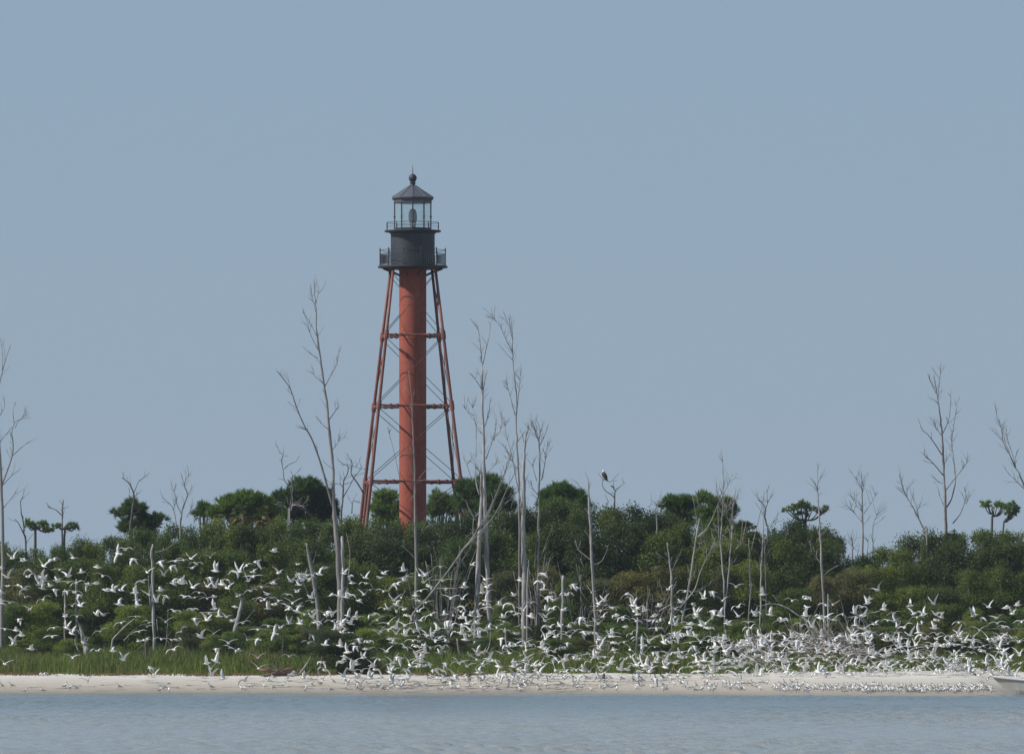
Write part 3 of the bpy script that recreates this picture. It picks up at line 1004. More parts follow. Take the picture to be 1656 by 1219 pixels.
def grass(name, n, seed, mat, label, pxa, pxb, Da, Db, hfun, dens=None, w=0.045):
    rg = np.random.default_rng(seed)
    D = rg.uniform(Da, Db, n)
    px = rg.uniform(pxa, pxb, n)
    x = (px - 828) * D / F
    if dens is not None:
        k = rg.random(n) < dens(px, D, x)
        D, px, x = D[k], px[k], x[k]
        n = len(D)
    z = ground_z(x, D)
    h = hfun(px, D) * rg.uniform(0.55, 1.15, n)
    a = rg.uniform(0, 6.28, n)
    lean = h * rg.uniform(0.05, 0.5, n)
    dx, dy = np.cos(a) * lean, np.sin(a) * lean
    b2 = rg.uniform(-0.6, 0.6, n)
    wx, wy = np.cos(b2) * w * 0.5, np.sin(b2) * w * 0.5
    p = np.stack([x, D, z - 0.03], 1)
    sv = np.stack([wx, wy, 0 * wx], 1)
    mid = p + np.stack([dx * 0.3, dy * 0.3, h * 0.6], 1)
    tip = p + np.stack([dx, dy, h], 1)
    V = np.stack([p - sv, p + sv, mid + sv * 0.8, tip, mid - sv * 0.8], 1).reshape(-1, 3)
    o = MB().add(V, np.arange(5 * n).reshape(-1, 5)).build(name, M[mat])
    tag(o, label, 'grass', kind='stuff')
    return o


hg = lambda px, D: np.interp(px, [-60, 300, 480, 560, 700, 1000, 1200, 1720], [1.05, 1.1, 1.0, 0.9, 1.1, 1.0, 0.8, 0.7]) * np.clip((D - 413.0) / 5, 0.3, 1.0) * (0.62 + 0.75 * vnoise((px - 828) * 0.028, D * 0.5))
dg = lambda px, D, x: np.clip(0.55 + 0.9 * (vnoise(x * 0.5, D * 0.35) - 0.25), 0.12, 1) * np.clip((D - 414.3 - 3.2 * vnoise(x * 0.45, x * 0 + 1.0) ** 1.5) / 1.2, 0, 1)
grass('beach_grass', 95000, 31, 'grass', 'green beach grass growing between the sand and the bushes', -70, 1730, 414.5, 434, hg, dg)
dd = lambda px, D, x: np.clip((vnoise(x * 0.35 + 7, D * 0.3) - 0.5) * 3, 0, 1) * np.interp(px, [-60, 250, 330, 500, 560, 1700], [0.35, 0.5, 1, 1, 0.5, 0.5])
grass('dry_grass', 30000, 32, 'drygrass', 'brown dry grass and stalks mixed into the beach grass', -70, 1730, 417, 434, lambda px, D: hg(px, D) * 1.08, dd)
grass('dry_beach_wrack', 5000, 33, 'wrackstalk', 'brown dry wrack along the top of the beach', -70, 800, 412.6, 415.6, lambda px, D: 0.16 + 0 * px,
      lambda px, D, x: np.clip((vnoise(x * 0.6 + 3, x * 0 + 2.0) - 0.35) * 2.5, 0.05, 1), 0.06)

# ------------------------------------------------------------------ dead trees


def snag(label, D, mat, trunk, branches=(), twigs=0, seed=1, name='dead_tree', cat='dead tree', group=None, rmin=0.011, foot=True, twl=(0.3, 1.0), jit=0.05):
    """trunk: (px,py,width px)...  branches: [w0, (px,py)...]"""
    rg = np.random.default_rng(seed)
    s = D / F
    x0, y0 = trunk[0][0], trunk[0][1]
    bx = X(x0, D)
    g = gz(bx, D)
    r = empty(name, (bx, D, g))
    tag(r, label, cat, group)
    T = [P(a, b_, D) for a, b_, w in trunk]
    W = [max(w * s / 2, rmin) for a, b_, w in trunk]
    if foot and T[0][2] > g - 0.1:
        T = [np.array((T[0][0], D, g - 0.15))] + T
        W = [W[0] * 1.05] + W
    for i in range(1, len(T)):
        T[i] = T[i] + np.array((0, rg.normal() * jit * 2, 0))
    tp = catmull(T, 4)
    tp[1:-1, :] += rg.normal(size=(len(tp) - 2, 3)) * np.array((1, 1, 0)) * 0.012
    tw = np.interp(np.linspace(0, len(W) - 1, len(tp)), np.arange(len(W)), W) * 0.82 * rg.uniform(0.86, 1.14, len(tp))
    lines = [(tp, tw, 0.45, MB().tube(tp, tw, 8))]
    for br in branches:
        w0 = br[0]
        pts = [P(a, b_, D) for a, b_ in br[1:]]
        # start on the trunk's own depth, then drift towards or away from the camera
        dy = rg.uniform(-0.35, 0.35)
        L = np.cumsum([0] + [np.linalg.norm(pts[i + 1] - pts[i]) for i in range(len(pts) - 1)])
        d = np.linalg.norm(tp - pts[0], axis=1).argmin()
        for i in range(len(pts)):
            pts[i] = P(br[1 + i][0], br[1 + i][1], tp[d][1] + dy * L[i])
        bp_ = catmull(pts, 3)
        bw = np.maximum(np.linspace(w0 * s / 2 * 0.85, w0 * s / 2 * 0.22, len(bp_)), rmin)
        lines.append((bp_, bw, 0.3, MB().tube(bp_, bw, 6)))
    if twigs:
        Ls = np.array([np.linalg.norm(np.diff(l[0], axis=0), axis=1).sum() for l in lines])
        Ls[0] *= 0.5
        for i in range(twigs):
            li = rg.choice(len(lines), p=Ls / Ls.sum())
            pts, ww, t0, mb = lines[li]
            k = int(rg.uniform(t0, 0.98) * (len(pts) - 1))
            p = pts[k]
            t = pts[min(k + 1, len(pts) - 1)] - pts[k]
            t /= np.linalg.norm(t) + 1e-9
            d = t * 0.9 + unit(1, rg)[0] * 0.8 + np.array((0, 0, 0.25))
            d /= np.linalg.norm(d)
            l = rg.uniform(*twl)
            q1 = p + d * l * 0.5
            d2 = d + unit(1, rg)[0] * 0.35 + np.array((0, 0, 0.2))
            q2 = q1 + d2 / np.linalg.norm(d2) * l * 0.5
            mb.tube([p, q1, q2], [0.013, 0.010, 0.006], 4)
            if rg.random() < 0.5:
                d3 = d + unit(1, rg)[0] * 0.7
                mb.tube([q1, q1 + d3 / np.linalg.norm(d3) * l * 0.4], [0.010, 0.007], 4)
    for i, l in enumerate(lines):
        l[3].build('branch' if i else 'trunk', M[mat], r, smooth=True)
    return r


SG = 'bare dead trees along the shore'
snag('tall dead tree at the left edge with a forked side limb', 430, 'snagmid', [(3, 1040, 9), (4, 930, 8), (4, 850, 7), (2, 784, 6), (-2, 700, 4), (-4, 640, 3), (4, 600, 2), (12, 572, 1.5), (17, 557, 1)],
     [[3.5, (3, 784), (12, 760), (20, 735), (21, 715), (19, 700), (23, 685), (30, 678)], [2, (20, 737), (36, 722), (47, 714)], [1.5, (23, 685), (21, 665), (25, 652)], [1.6, (24, 692), (31, 680), (47, 668)],
      [1.6, (5, 822), (20, 803), (30, 787)], [1.6, (5, 784), (18, 770), (31, 760)], [1.4, (4, 600), (4, 570), (0, 545)], [1.4, (8, 584), (7, 565), (3, 548)], [1.6, (-1, 716), (10, 702), (20, 690)], [1.4, (0, 672), (8, 655), (3, 640)]], 40, 1, group=SG)
snag('small dark forked dead tree left of the flat topped pine', 446, 'snagdark', [(42, 892, 4), (39, 862, 3.5), (38, 845, 3), (35, 828, 2.5), (33, 812, 2), (37, 803, 1.5)], [[2.5, (38, 862), (30, 846), (23, 838)], [1.5, (42, 880), (46, 872)]], 6, 2, group=SG)
snag('thin grey dead stem standing in the sparse second pine', 449, 'snagdark', [(100, 890, 3.5), (101, 850, 3), (101, 832, 2.5), (102, 808, 1.8)], [[2, (100, 833), (90, 824), (80, 820), (74, 812)], [1.3, (101, 822), (111, 819)], [1.2, (101, 815), (95, 808)], [1.5, (100, 868), (108, 860), (118, 857)]], 8, 3, group=SG)
snag('bent dead top rising from the dark pine at left', 451, 'snagdark', [(211, 870, 4), (212, 840, 3.5), (215, 815, 3), (217, 803, 3), (213, 789, 2.5), (204, 777, 2), (197, 772, 1.5)], [[1.8, (216, 798), (221, 786), (226, 775)], [1.5, (213, 832), (224, 826), (225, 812)], [1.3, (215, 810), (207, 800)], [1.2, (217, 805), (222, 798)]], 10, 4, group=SG)
snag('bare twiggy dead tree between the bent topped pine and small open pine', 446, 'snagmid', [(292, 862, 4), (293, 840, 3.5), (296, 820, 3), (303, 800, 2.6), (298, 786, 2), (301, 775, 1.6), (306, 767, 1)],
     [[2, (303, 800), (309, 792), (314, 784)], [2, (287, 858), (281, 825), (272, 812), (261, 804)], [2, (294, 832), (286, 815), (284, 800), (276, 783)], [1.6, (302, 836), (310, 820), (311, 804)], [1.2, (298, 786), (292, 780)], [1.2, (281, 825), (284, 805)]], 24, 5, group=SG)
snag('dark crooked dead trunk with white broken limbs in front of the large dark pine', 446, 'snagdark', [(466, 850, 4.5), (470, 818, 4), (473, 795, 3), (472, 778, 2.4), (474, 768, 2)],
     [[2, (471, 790), (460, 776), (458, 760), (455, 744), (458, 735), (451, 732)], [1.8, (460, 758), (467, 751), (478, 746), (485, 736)], [1.2, (455, 744), (451, 743)], [1, (458, 737), (466, 737)], [1.2, (460, 776), (449, 773)]], 8, 6, group=SG)
snag('pale leaning broken limbs hanging before the large dark pine', 445, 'snag', [(468, 848, 3), (471, 826, 3), (474, 817, 2.6), (482, 818, 2.2), (494, 818, 1.5)], [[1.8, (471, 822), (465, 824), (460, 818)], [1.5, (483, 820), (494, 826), (508, 838)], [1.4, (467, 838), (474, 840), (480, 844)], [1.4, (457, 812), (449, 812)], [1.2, (471, 800), (469, 786)]], 18, 7, group=SG)
snag('tallest forked pale dead tree left of the lighthouse', 430, 'snagmid', [(550, 1000, 11), (549, 940, 10), (546, 885, 9), (541, 835, 8.5), (539, 795, 7), (538, 750, 6), (533, 700, 5.2), (528, 650, 4.6), (521, 600, 4), (515, 560, 3.4), (512, 530, 2.6), (511, 500, 2), (509, 475, 1.5), (507, 450, 1)],
     [[4.6, (539, 822), (530, 790), (521, 757), (511, 727), (502, 705), (493, 690), (480, 660), (470, 630), (458, 612), (446, 598)], [2, (525, 625), (535, 607), (545, 588), (549, 560)], [2, (531, 680), (540, 668), (547, 655), (545, 643)], [1.6, (532, 695), (520, 685), (508, 670)],
      [1.6, (516, 568), (504, 545), (496, 520), (489, 495)], [1.4, (513, 545), (501, 522), (488, 502)], [1.4, (511, 505), (505, 480), (502, 458)], [1.2, (511, 490), (515, 470), (513, 458)], [1.5, (514, 580), (500, 570), (489, 560)], [1.4, (535, 730), (545, 718), (550, 706)],
      [1.4, (523, 620), (511, 610), (503, 600)], [1.3, (470, 630), (466, 612), (462, 600)], [1.2, (480, 660), (486, 645)], [1.2, (541, 760), (530, 752), (521, 744)], [1.2, (540, 782), (530, 778), (526, 770)]], 70, 8, group=SG)
snag('pale broken stub standing against the tallest forked dead tree', 429.3, 'snag', [(553, 995, 7), (555, 930, 6.5), (554, 885, 6), (553, 867, 4.5)], [[1.6, (560, 960), (566, 905), (564, 880), (560, 862)]], 0, 9, name='dead_snag', cat='snag', group=SG)
snag('leaning dark topped dead trunk left of the tallest forked dead tree', 431, 'snagmid', [(516, 1000, 9), (510, 955, 8), (505, 925, 8), (500, 900, 7), (496, 878, 4)], [[2.2, (504, 975), (492, 945), (484, 925)], [1.4, (505, 915), (512, 890)]], 0, 10, name='dead_snag', cat='snag', group=SG)
snag('dark twisted dead tree leaning just left of the lighthouse legs', 450, 'snagdark', [(552, 850, 4), (554, 812, 3.5), (555, 790, 3), (556, 776, 2.6), (562, 766, 2), (562, 753, 1.8), (555, 750, 1.4), (547, 744, 1)],
     [[1.8, (554, 787), (549, 782), (541, 782)], [2, (555, 804), (563, 790), (573, 772), (579, 764), (585, 756)], [1.3, (557, 783), (568, 779), (573, 772)], [3.4, (588, 797), (578, 781), (568, 766), (569, 756), (569, 746), (565, 742)], [1.3, (569, 753), (576, 754), (577, 748)], [1.3, (563, 753), (567, 750)], [1.2, (585, 756), (582, 748)], [2, (569, 830), (571, 810), (582, 812)]], 22, 11, group=SG)
snag('thin pale dead tree standing in front of the lighthouse column', 430, 'snagmid', [(672, 1018, 7), (673, 960, 6.5), (673, 900, 6), (671, 840, 5), (671, 790, 4), (670, 740, 3), (668, 700, 2.4), (667, 675, 2), (666, 645, 1.6), (661, 600, 1)],
     [[2, (673, 905), (662, 893), (650, 882)], [1.6, (672, 782), (682, 768), (691, 757)], [1.3, (671, 784), (687, 774)], [1.3, (671, 775), (660, 745), (648, 715)], [1.2, (648, 780), (636, 725), (626, 690)], [1.2, (676, 870), (690, 852), (705, 846)], [1.0, (670, 800), (662, 810)]], 16, 12, group=SG)
snag('left trunk of the twin pale snags, white and forked', 431, 'snag', [(769, 1000, 10), (772, 960, 9.5), (774, 900, 9), (776, 850, 8), (779, 800, 6.5), (778, 775, 4), (778, 755, 2)],
     [[3, (775, 800), (770, 780), (769, 758), (770, 700), (769, 675)], [2, (770, 842), (758, 822), (754, 811), (747, 806)], [2.4, (774, 830), (766, 840), (764, 870)], [1.6, (763, 778), (758, 760), (752, 745), (750, 735)], [1.2, (756, 750), (766, 735)]], 26, 13, group=SG)
snag('right trunk of the twin pale snags, tall with upright forks', 431.5, 'snag', [(796, 1090, 6), (794, 1060, 8), (791, 1000, 9), (788, 920, 9), (786, 860, 8), (784, 800, 7), (783, 750, 6), (782, 700, 5), (780, 660, 4.4), (780, 633, 4), (780, 600, 3), (779, 587, 2.4), (777, 560, 2), (773, 533, 1.6), (766, 517, 1)],
     [[2, (781, 589), (786, 565), (791, 545), (793, 527)], [2, (781, 633), (772, 618), (762, 604)], [2.2, (781, 633), (784, 618), (786, 601)], [2, (782, 695), (790, 670), (793, 642)], [1.8, (780, 702), (769, 687), (766, 665), (762, 650)], [2.2, (786, 742), (797, 712), (808, 698), (813, 683)], [1.5, (799, 712), (801, 690), (798, 658)],
      [1.4, (809, 697), (812, 675), (809, 665)], [2.4, (782, 772), (775, 762), (768, 751)], [1.4, (766, 672), (756, 665), (750, 655)], [1.4, (785, 770), (797, 755), (806, 745)]], 90, 14, group=SG)
snag('long bleached fallen tree leaning right across the twin pale snags', 428.5, 'snagmid', [(664, 1004, 4.4), (690, 968, 4.4), (712, 940, 4.2), (740, 902, 3.8), (765, 868, 3.2), (785, 840, 2.6), (803, 800, 2.6), (816, 762, 2), (826, 735, 1.2)],
     [[2.6, (745, 892), (775, 862), (800, 832), (818, 795), (832, 765), (840, 748)], [2.4, (768, 862), (790, 826), (806, 790), (822, 752), (832, 712)], [2, (716, 935), (740, 915), (765, 880), (790, 852)], [1.6, (728, 918), (745, 915)], [1.4, (735, 908), (752, 882), (770, 874)], [1.4, (800, 832), (826, 806), (842, 785)]], 40, 15, group=SG)
snag('thick pale snag with a broken split top right of the twin snags', 431, 'snag', [(848, 1003, 11), (848, 950, 10.5), (847, 900, 9.5), (846, 850, 8.5), (847, 800, 7.5), (847, 760, 6.5), (848, 728, 5), (851, 705, 3.4), (857, 682, 1.6)],
     [[2.2, (848, 722), (846, 708), (845, 700)], [2.6, (844, 820), (838, 790), (834, 772), (830, 748), (827, 735), (822, 715), (818, 698), (815, 668)], [1.6, (826, 735), (818, 726), (810, 713)], [1.6, (850, 718), (858, 697), (861, 680)], [1.5, (843, 790), (832, 800), (826, 822)]], 46, 16, group=SG)
snag('tall slender grey tree with fine twigs behind the thick pale snag', 434, 'snagmid', [(840, 1000, 4), (840, 900, 4), (840, 830, 3.6), (839, 766, 3.2), (836, 718, 2.8), (835, 680, 2.6), (836, 645, 2.2), (833, 619, 2), (830, 593, 1.7), (829, 567, 1.5), (828, 538, 1.3), (820, 518, 1), (814, 504, 1)],
     [[1.5, (829, 570), (818, 548), (809, 528), (800, 516), (793, 507)], [1.3, (829, 582), (820, 573), (812, 563)], [1.6, (836, 662), (839, 635), (841, 615), (844, 593)], [1.5, (833, 671), (825, 640), (818, 615)], [1.2, (829, 540), (826, 520)], [1.5, (836, 715), (848, 700), (856, 685)], [1.4, (838, 760), (828, 745), (820, 735)]], 60, 17, group=SG)
snag('thin dark snag with many upright twigs right of the thick pale snag', 432, 'snagmid', [(871, 1010, 5.5), (871, 940, 5), (871, 880, 4.5), (871, 830, 4), (872, 790, 3.6), (873, 748, 3), (872, 718, 2.4), (866, 700, 1.6), (862, 685, 1)],
     [[1.8, (873, 720), (881, 704), (886, 686)], [2, (876, 776), (881, 750), (884, 728), (886, 712)], [1.5, (868, 777), (863, 760), (861, 748)], [1.4, (872, 718), (873, 700), (872, 686)], [2.4, (873, 905), (881, 885), (886, 868)], [1.5, (870, 800), (862, 790), (857, 775)], [2.2, (865, 920), (866, 890), (867, 872)]], 56, 18, group=SG)
snag('thin pale stub between the thick pale snag and thin dark snag', 430.5, 'snag', [(853, 1005, 4.5), (853, 960, 4), (854, 925, 3), (855, 905, 1.5)], [], 0, 19, name='dead_snag', cat='snag', group=SG)
snag('short blunt pale stub right of the thin dark snag', 430, 'snag', [(909, 1008, 6.5), (910, 970, 6), (911, 930, 5)], [], 0, 20, name='dead_snag', cat='snag', group=SG)
snag('slim pale snag with two low curved arms left of the eagle', 431, 'snag', [(963, 1003, 6), (960, 955, 5.6), (957, 905, 5.2), (955, 860, 5), (953, 815, 4.4), (951, 780, 3)],
     [[2, (956, 906), (945, 897), (935, 888), (930, 873)], [1.8, (958, 914), (972, 908), (980, 893), (984, 880)], [1.6, (951, 782), (950, 772), (947, 767), (948, 762)], [1.4, (937, 786), (931, 776)], [1.0, (944, 918), (938, 902)]], 12, 21, group=SG)
snag('dark crooked dead treetop on which the eagle perches', 445, 'snagdark', [(992, 850, 3.6), (993, 820, 3), (994, 800, 2.6), (994, 793, 2.2), (992, 788, 2.2), (988, 785, 1.8)],
     [[2, (993, 804), (988, 799), (981, 795), (976, 789), (974, 783), (975, 776), (975, 772)], [1.6, (994, 793), (1001, 788), (1006, 784), (1010, 781)], [1.3, (1010, 781), (1007, 777), (1007, 772)], [1.2, (993, 788), (992, 782), (992, 777)], [1.4, (975, 776), (981, 776), (986, 779), (991, 776), (996, 770), (1001, 765)], [1.3, (975, 774), (970, 769), (968, 764)], [1.4, (984, 812), (981, 805), (978, 799)], [1, (992, 777), (998, 777)]], 4, 22, twl=(0.15, 0.4), group=SG)
snag('pale dead limb lying in the treetops right of the perched eagle', 443, 'snag', [(1062, 850, 2.4), (1060, 830, 2.2), (1062, 818, 2), (1070, 812, 1.6)], [[1.6, (1061, 824), (1052, 822), (1045, 826)], [1.3, (1062, 818), (1058, 810)], [1.3, (1047, 820), (1056, 814), (1066, 808)]], 10, 23, group=SG)
snag('short forked pale snag with an upright tip right of the thin stick', 430, 'snag', [(1088, 1062, 4.4), (1087, 1000, 5), (1086, 950, 4.6), (1085, 922, 4), (1082, 900, 3), (1079, 877, 2)], [[2.2, (1086, 924), (1093, 909), (1100, 898)], [1.0, (1086, 940), (1094, 934)]], 6, 24, group=SG)
snag('leaning forked pale snag with two slanting stems', 430, 'snag', [(1103, 1010, 5), (1108, 980, 4.6), (1113, 955, 4.2), (1119, 915, 3.8), (1126, 870, 3.2), (1131, 838, 2)],
     [[3.4, (1098, 984), (1112, 968), (1124, 952), (1131, 930), (1138, 912), (1146, 896), (1158, 868)], [2.6, (1128, 868), (1140, 858), (1150, 842), (1157, 825), (1163, 810)], [3, (1066, 988), (1080, 980), (1098, 970), (1114, 962)], [1.2, (1129, 950), (1127, 962)], [1.6, (1124, 962), (1140, 950), (1160, 935)], [1.2, (1130, 880), (1142, 872)]], 22, 25, group=SG)
snag('left one of two thin pale poles, with a whip thin top', 431, 'snag', [(1172, 985, 3.4), (1170, 940, 3.2), (1167, 900, 3), (1166, 860, 2.6), (1169, 820, 2), (1170, 780, 1.5), (1168, 735, 0.9)], [[1.3, (1170, 800), (1177, 785), (1181, 775)], [1.2, (1168, 815), (1161, 800), (1159, 782)], [1.2, (1169, 805), (1164, 785)]], 40, 26, group=SG, twl=(0.3, 1.2))
snag('right one of two thin pale poles, leaning right', 430.6, 'snag', [(1173, 985, 3), (1177, 945, 2.8), (1180, 905, 2.6), (1183, 870, 2.2), (1184, 830, 1.6), (1190, 790, 1)], [[1.4, (1184, 850), (1176, 835), (1174, 815)], [1.2, (1185, 820), (1194, 800)]], 36, 27, group=SG, twl=(0.3, 1.2))
snag('faint thin pale pole left of the thin straight snag', 432, 'snagmid', [(1211, 1000, 2.4), (1213, 960, 2.4), (1213, 915, 2), (1211, 870, 1.2)], [[1.3, (1213, 922), (1206, 914)]], 6, 28, group=SG)
snag('thin straight pale snag rising behind the flock at right', 430, 'snag', [(1228, 1030, 3.4), (1230, 980, 3.4), (1231, 930, 3.4), (1233, 890, 3.2), (1234, 860, 2.4), (1235, 835, 1.6)], [[1.6, (1234, 870), (1226, 860), (1218, 850)]], 8, 29, group=SG)
snag('very thin pole just behind the thin straight pale snag', 431, 'snagmid', [(1239, 1000, 2.2), (1239, 950, 2.2), (1237, 900, 1.8), (1236, 870, 1.2)], [], 4, 30, group=SG)
snag('dark forked dead treetop above the thin straight pale snag', 444, 'snagdark', [(1242, 870, 3.4), (1240, 850, 3), (1237, 835, 2.8), (1238, 822, 2.4), (1233, 814, 1.8), (1226, 807, 1.2)], [[1.8, (1238, 822), (1243, 810), (1249, 800)], [1.4, (1242, 860), (1250, 845), (1258, 838)], [1.2, (1237, 832), (1230, 826)], [1.2, (1241, 812), (1240, 790)]], 20, 31, group=SG)
snag('tall slender pale snag in front of the very dark oak at right', 431, 'snag', [(1333, 985, 4.6), (1330, 940, 4.4), (1328, 900, 4), (1326, 860, 3.4), (1324, 820, 2.6), (1322, 785, 1.8), (1323, 745, 1)], [[1.6, (1328, 912), (1318, 898), (1310, 890)], [1.6, (1332, 930), (1344, 920), (1358, 913)], [1.3, (1322, 790), (1316, 776)], [1.2, (1323, 780), (1331, 765), (1336, 755)], [1.0, (1323, 800), (1330, 796)], [1.2, (1322, 795), (1315, 788)]], 22, 32, group=SG)
snag('bare upright pole planted in the driftwood pile', 426, 'snag', [(1341, 1095, 3.6), (1340, 1040, 3.6), (1339, 990, 3.4), (1339, 960, 2.4)], [], 0, 33, name='dead_pole', cat='snag', group=SG)
snag('thin bare tree in the gap of the thicket at right', 448, 'snagmid', [(1395, 905, 3.4), (1395, 860, 3), (1395, 820, 2.4), (1394, 790, 1.8), (1393, 762, 1)], [[1.3, (1394, 792), (1388, 780), (1383, 770)], [1.4, (1397, 830), (1408, 815), (1420, 795)], [1.2, (1395, 828), (1384, 815), (1377, 800)], [1.2, (1395, 845), (1384, 832), (1375, 822)], [1.4, (1412, 895), (1412, 850), (1420, 828), (1418, 820)], [1.2, (1395, 795), (1398, 770)]], 44, 34, group=SG, twl=(0.3, 1.3))
snag('low grey dead shoots at the foot of the thin bare tree', 446, 'snagdark', [(1378, 905, 2.4), (1380, 885, 2), (1376, 868, 1.2)], [[1.6, (1411, 900), (1412, 878), (1408, 862)], [1.2, (1386, 900), (1390, 880)], [1.2, (1402, 898), (1404, 878), (1400, 870)]], 18, 35, group=SG)
snag('forked dead branch leaning left of the tall branched dead tree', 445, 'snagmid', [(1499, 868, 3), (1494, 855, 2.8), (1486, 840, 2.6), (1476, 820, 2.2), (1467, 804, 1.8), (1460, 788, 1.3), (1454, 768, 0.9)], [[1.6, (1486, 838), (1482, 818), (1476, 805), (1470, 785)], [1.2, (1467, 804), (1466, 785)], [1.0, (1481, 828), (1490, 812)]], 26, 36, group=SG)
snag('tall branched grey dead tree on the skyline at right', 446, 'snagmid', [(1530, 870, 6.2), (1529, 835, 5.6), (1528, 800, 5), (1527, 772, 4.4), (1525, 733, 3.8), (1523, 694, 3.2), (1519, 665, 2.6), (1516, 644, 2), (1513, 625, 1.6), (1509, 605, 1)],
     [[1.8, (1516, 646), (1519, 620), (1521, 600), (1522, 585)], [1.4, (1514, 636), (1508, 624), (1502, 611)], [2.2, (1523, 735), (1510, 715), (1500, 702), (1492, 695), (1484, 675)], [2.2, (1525, 768), (1510, 750), (1498, 738), (1494, 732)], [3, (1531, 820), (1538, 808), (1543, 790), (1545, 775), (1542, 740), (1539, 715), (1542, 690), (1546, 662), (1544, 645)],
      [2, (1530, 792), (1545, 772), (1557, 758), (1564, 745), (1564, 730)], [1.8, (1525, 700), (1532, 685), (1536, 668), (1538, 627)], [2.4, (1541, 846), (1552, 832), (1559, 815), (1562, 800), (1559, 785)], [1.6, (1524, 706), (1514, 692), (1509, 680)], [1.6, (1530, 825), (1523, 810), (1519, 798)], [1.5, (1562, 815), (1570, 800)], [1.6, (1527, 782), (1517, 778), (1505, 765)], [1.4, (1527, 750), (1536, 735)]], 90, 37, group=SG)
snag('leaning dead limb reaching in from the right edge', 446, 'snagmid', [(1694, 1000, 8), (1684, 880, 6), (1672, 820, 5), (1656, 785, 3.8), (1648, 765, 3), (1642, 755, 2.8), (1634, 738, 2.2), (1623, 716, 1.8), (1620, 696, 1.4), (1613, 675, 1), (1609, 655, 0.8)], [[1.8, (1642, 754), (1636, 730), (1630, 712), (1627, 688)], [1.6, (1656, 790), (1642, 776), (1630, 765)], [1.3, (1623, 714), (1613, 704), (1608, 690)], [1.2, (1640, 748), (1645, 728)]], 34, 38, group=SG)
snag('bent pale snag with a twin stem among the birds at left', 430, 'snag', [(250, 1035, 6.5), (248, 1000, 6), (247, 950, 5.6), (247, 915, 5.2), (245, 895, 4.4), (247, 880, 3)], [[3, (244, 985), (241, 955), (240, 930)], [1.2, (252, 893), (268, 888), (285, 876)], [1.4, (256, 1030), (253, 1000)]], 0, 39, group=SG)
snag('short grey stump standing in the bushes at left', 431, 'snagmid', [(124, 1000, 5.6), (124, 970, 5.2), (124, 936, 4)], [], 0, 40, name='dead_snag', cat='snag', group=SG)
snag('short pale narrow stub left of the short grey stump', 430.4, 'snag', [(105, 1000, 3.6), (105, 975, 3.4), (105, 952, 2.6)], [], 0, 41, name='dead_snag', cat='snag', group=SG)
snag('leaning broken pale stump with a snapped top', 428, 'snag', [(376, 1045, 10), (381, 1015, 8.5), (387, 990, 7.5), (391, 972, 6), (387, 963, 4)], [[1.4, (398, 1002), (412, 985)]], 0, 42, name='dead_snag', cat='snag', group=SG)
snag('pale upturned root with forked prongs on the left grass', 424, 'snag', [(140, 1056, 12), (137, 1042, 11), (134, 1025, 7), (129, 1010, 3), (125, 1003, 2)], [[4, (137, 1040), (132, 1028), (126, 1020)], [3, (139, 1042), (143, 1030)], [3, (128, 1054), (122, 1040), (121, 1032)]], 0, 43, name='driftwood_root', cat='driftwood', group='driftwood on the beach top', jit=0.2)
snag('thin pale dead pole leaning up from the left bushes', 425, 'snag', [(181, 1040, 4), (190, 1025, 3.6), (203, 1012, 3), (217, 1000, 2)], [[2, (200, 1036), (212, 1023), (222, 1014)]], 0, 44, name='driftwood_branch', cat='driftwood', group='driftwood on the beach top')
snag('dark broken post sticking out of the left grass', 421, 'snagdark', [(236, 1075, 4), (236, 1055, 4.4), (236, 1036, 4)], [[2, (234, 1062), (226, 1056), (216, 1052)], [2, (238, 1062), (245, 1070)], [2, (222, 1050), (232, 1042), (242, 1034)]], 0, 45, name='broken_post', cat='driftwood', group='driftwood on the beach top')
snag('thin bare stalk behind the bent pale snag', 428, 'snagmid', [(269, 1040, 1.8), (271, 1010, 1.6), (272, 985, 1)], [[1, (270, 1030), (277, 1020)]], 0, 46, name='dead_pole', cat='snag', group=SG)
snag('thin dark stalk in the grass left of the rounded low bush', 425, 'snagdark', [(457, 1055, 2.2), (458, 1035, 2), (459, 1016, 1.6)], [], 0, 47, name='dead_pole', cat='snag', group=SG)
snag('pale slanting stick leaning over the brown wrack heap', 413, 'snag', [(458, 1096, 3), (451, 1086, 3), (444, 1078, 3), (438, 1072, 2)], [[1.4, (441, 1092), (442, 1084)]], 0, 48, name='driftwood_branch', cat='driftwood', group='driftwood on the beach top')
snag('grey slanting limb above the pale fallen log on the sand', 415, 'snagmid', [(484, 1092, 8), (490, 1082, 5), (498, 1070, 3.4), (505, 1057, 2.4)], [[2.4, (484, 1088), (495, 1088), (503, 1082)]], 0, 49, name='driftwood_branch', cat='driftwood', group='driftwood on the beach top')
snag('pale fallen log with a raised end on the sand left of centre', 413.5, 'snag', [(512, 1098, 7), (520, 1097, 7), (530, 1096, 7), (545, 1095, 6)], [[3.4, (516, 1096), (515, 1086), (513, 1080)], [2, (514, 1085), (518, 1075), (521, 1060)]], 0, 50, name='driftwood_log', cat='driftwood', group='driftwood on the beach top', foot=False)
snag('short thin stub in the grass below the leaning fallen tree', 424, 'snagmid', [(744, 1070, 4), (742, 1050, 4), (739, 1032, 3)], [], 0, 51, name='dead_snag', cat='snag', group=SG)
snag('short thin stub right of the twin pale snags', 426, 'snag', [(820, 1050, 3.6), (818, 1032, 3.4), (817, 1015, 3)], [], 0, 52, name='dead_snag', cat='snag', group=SG)
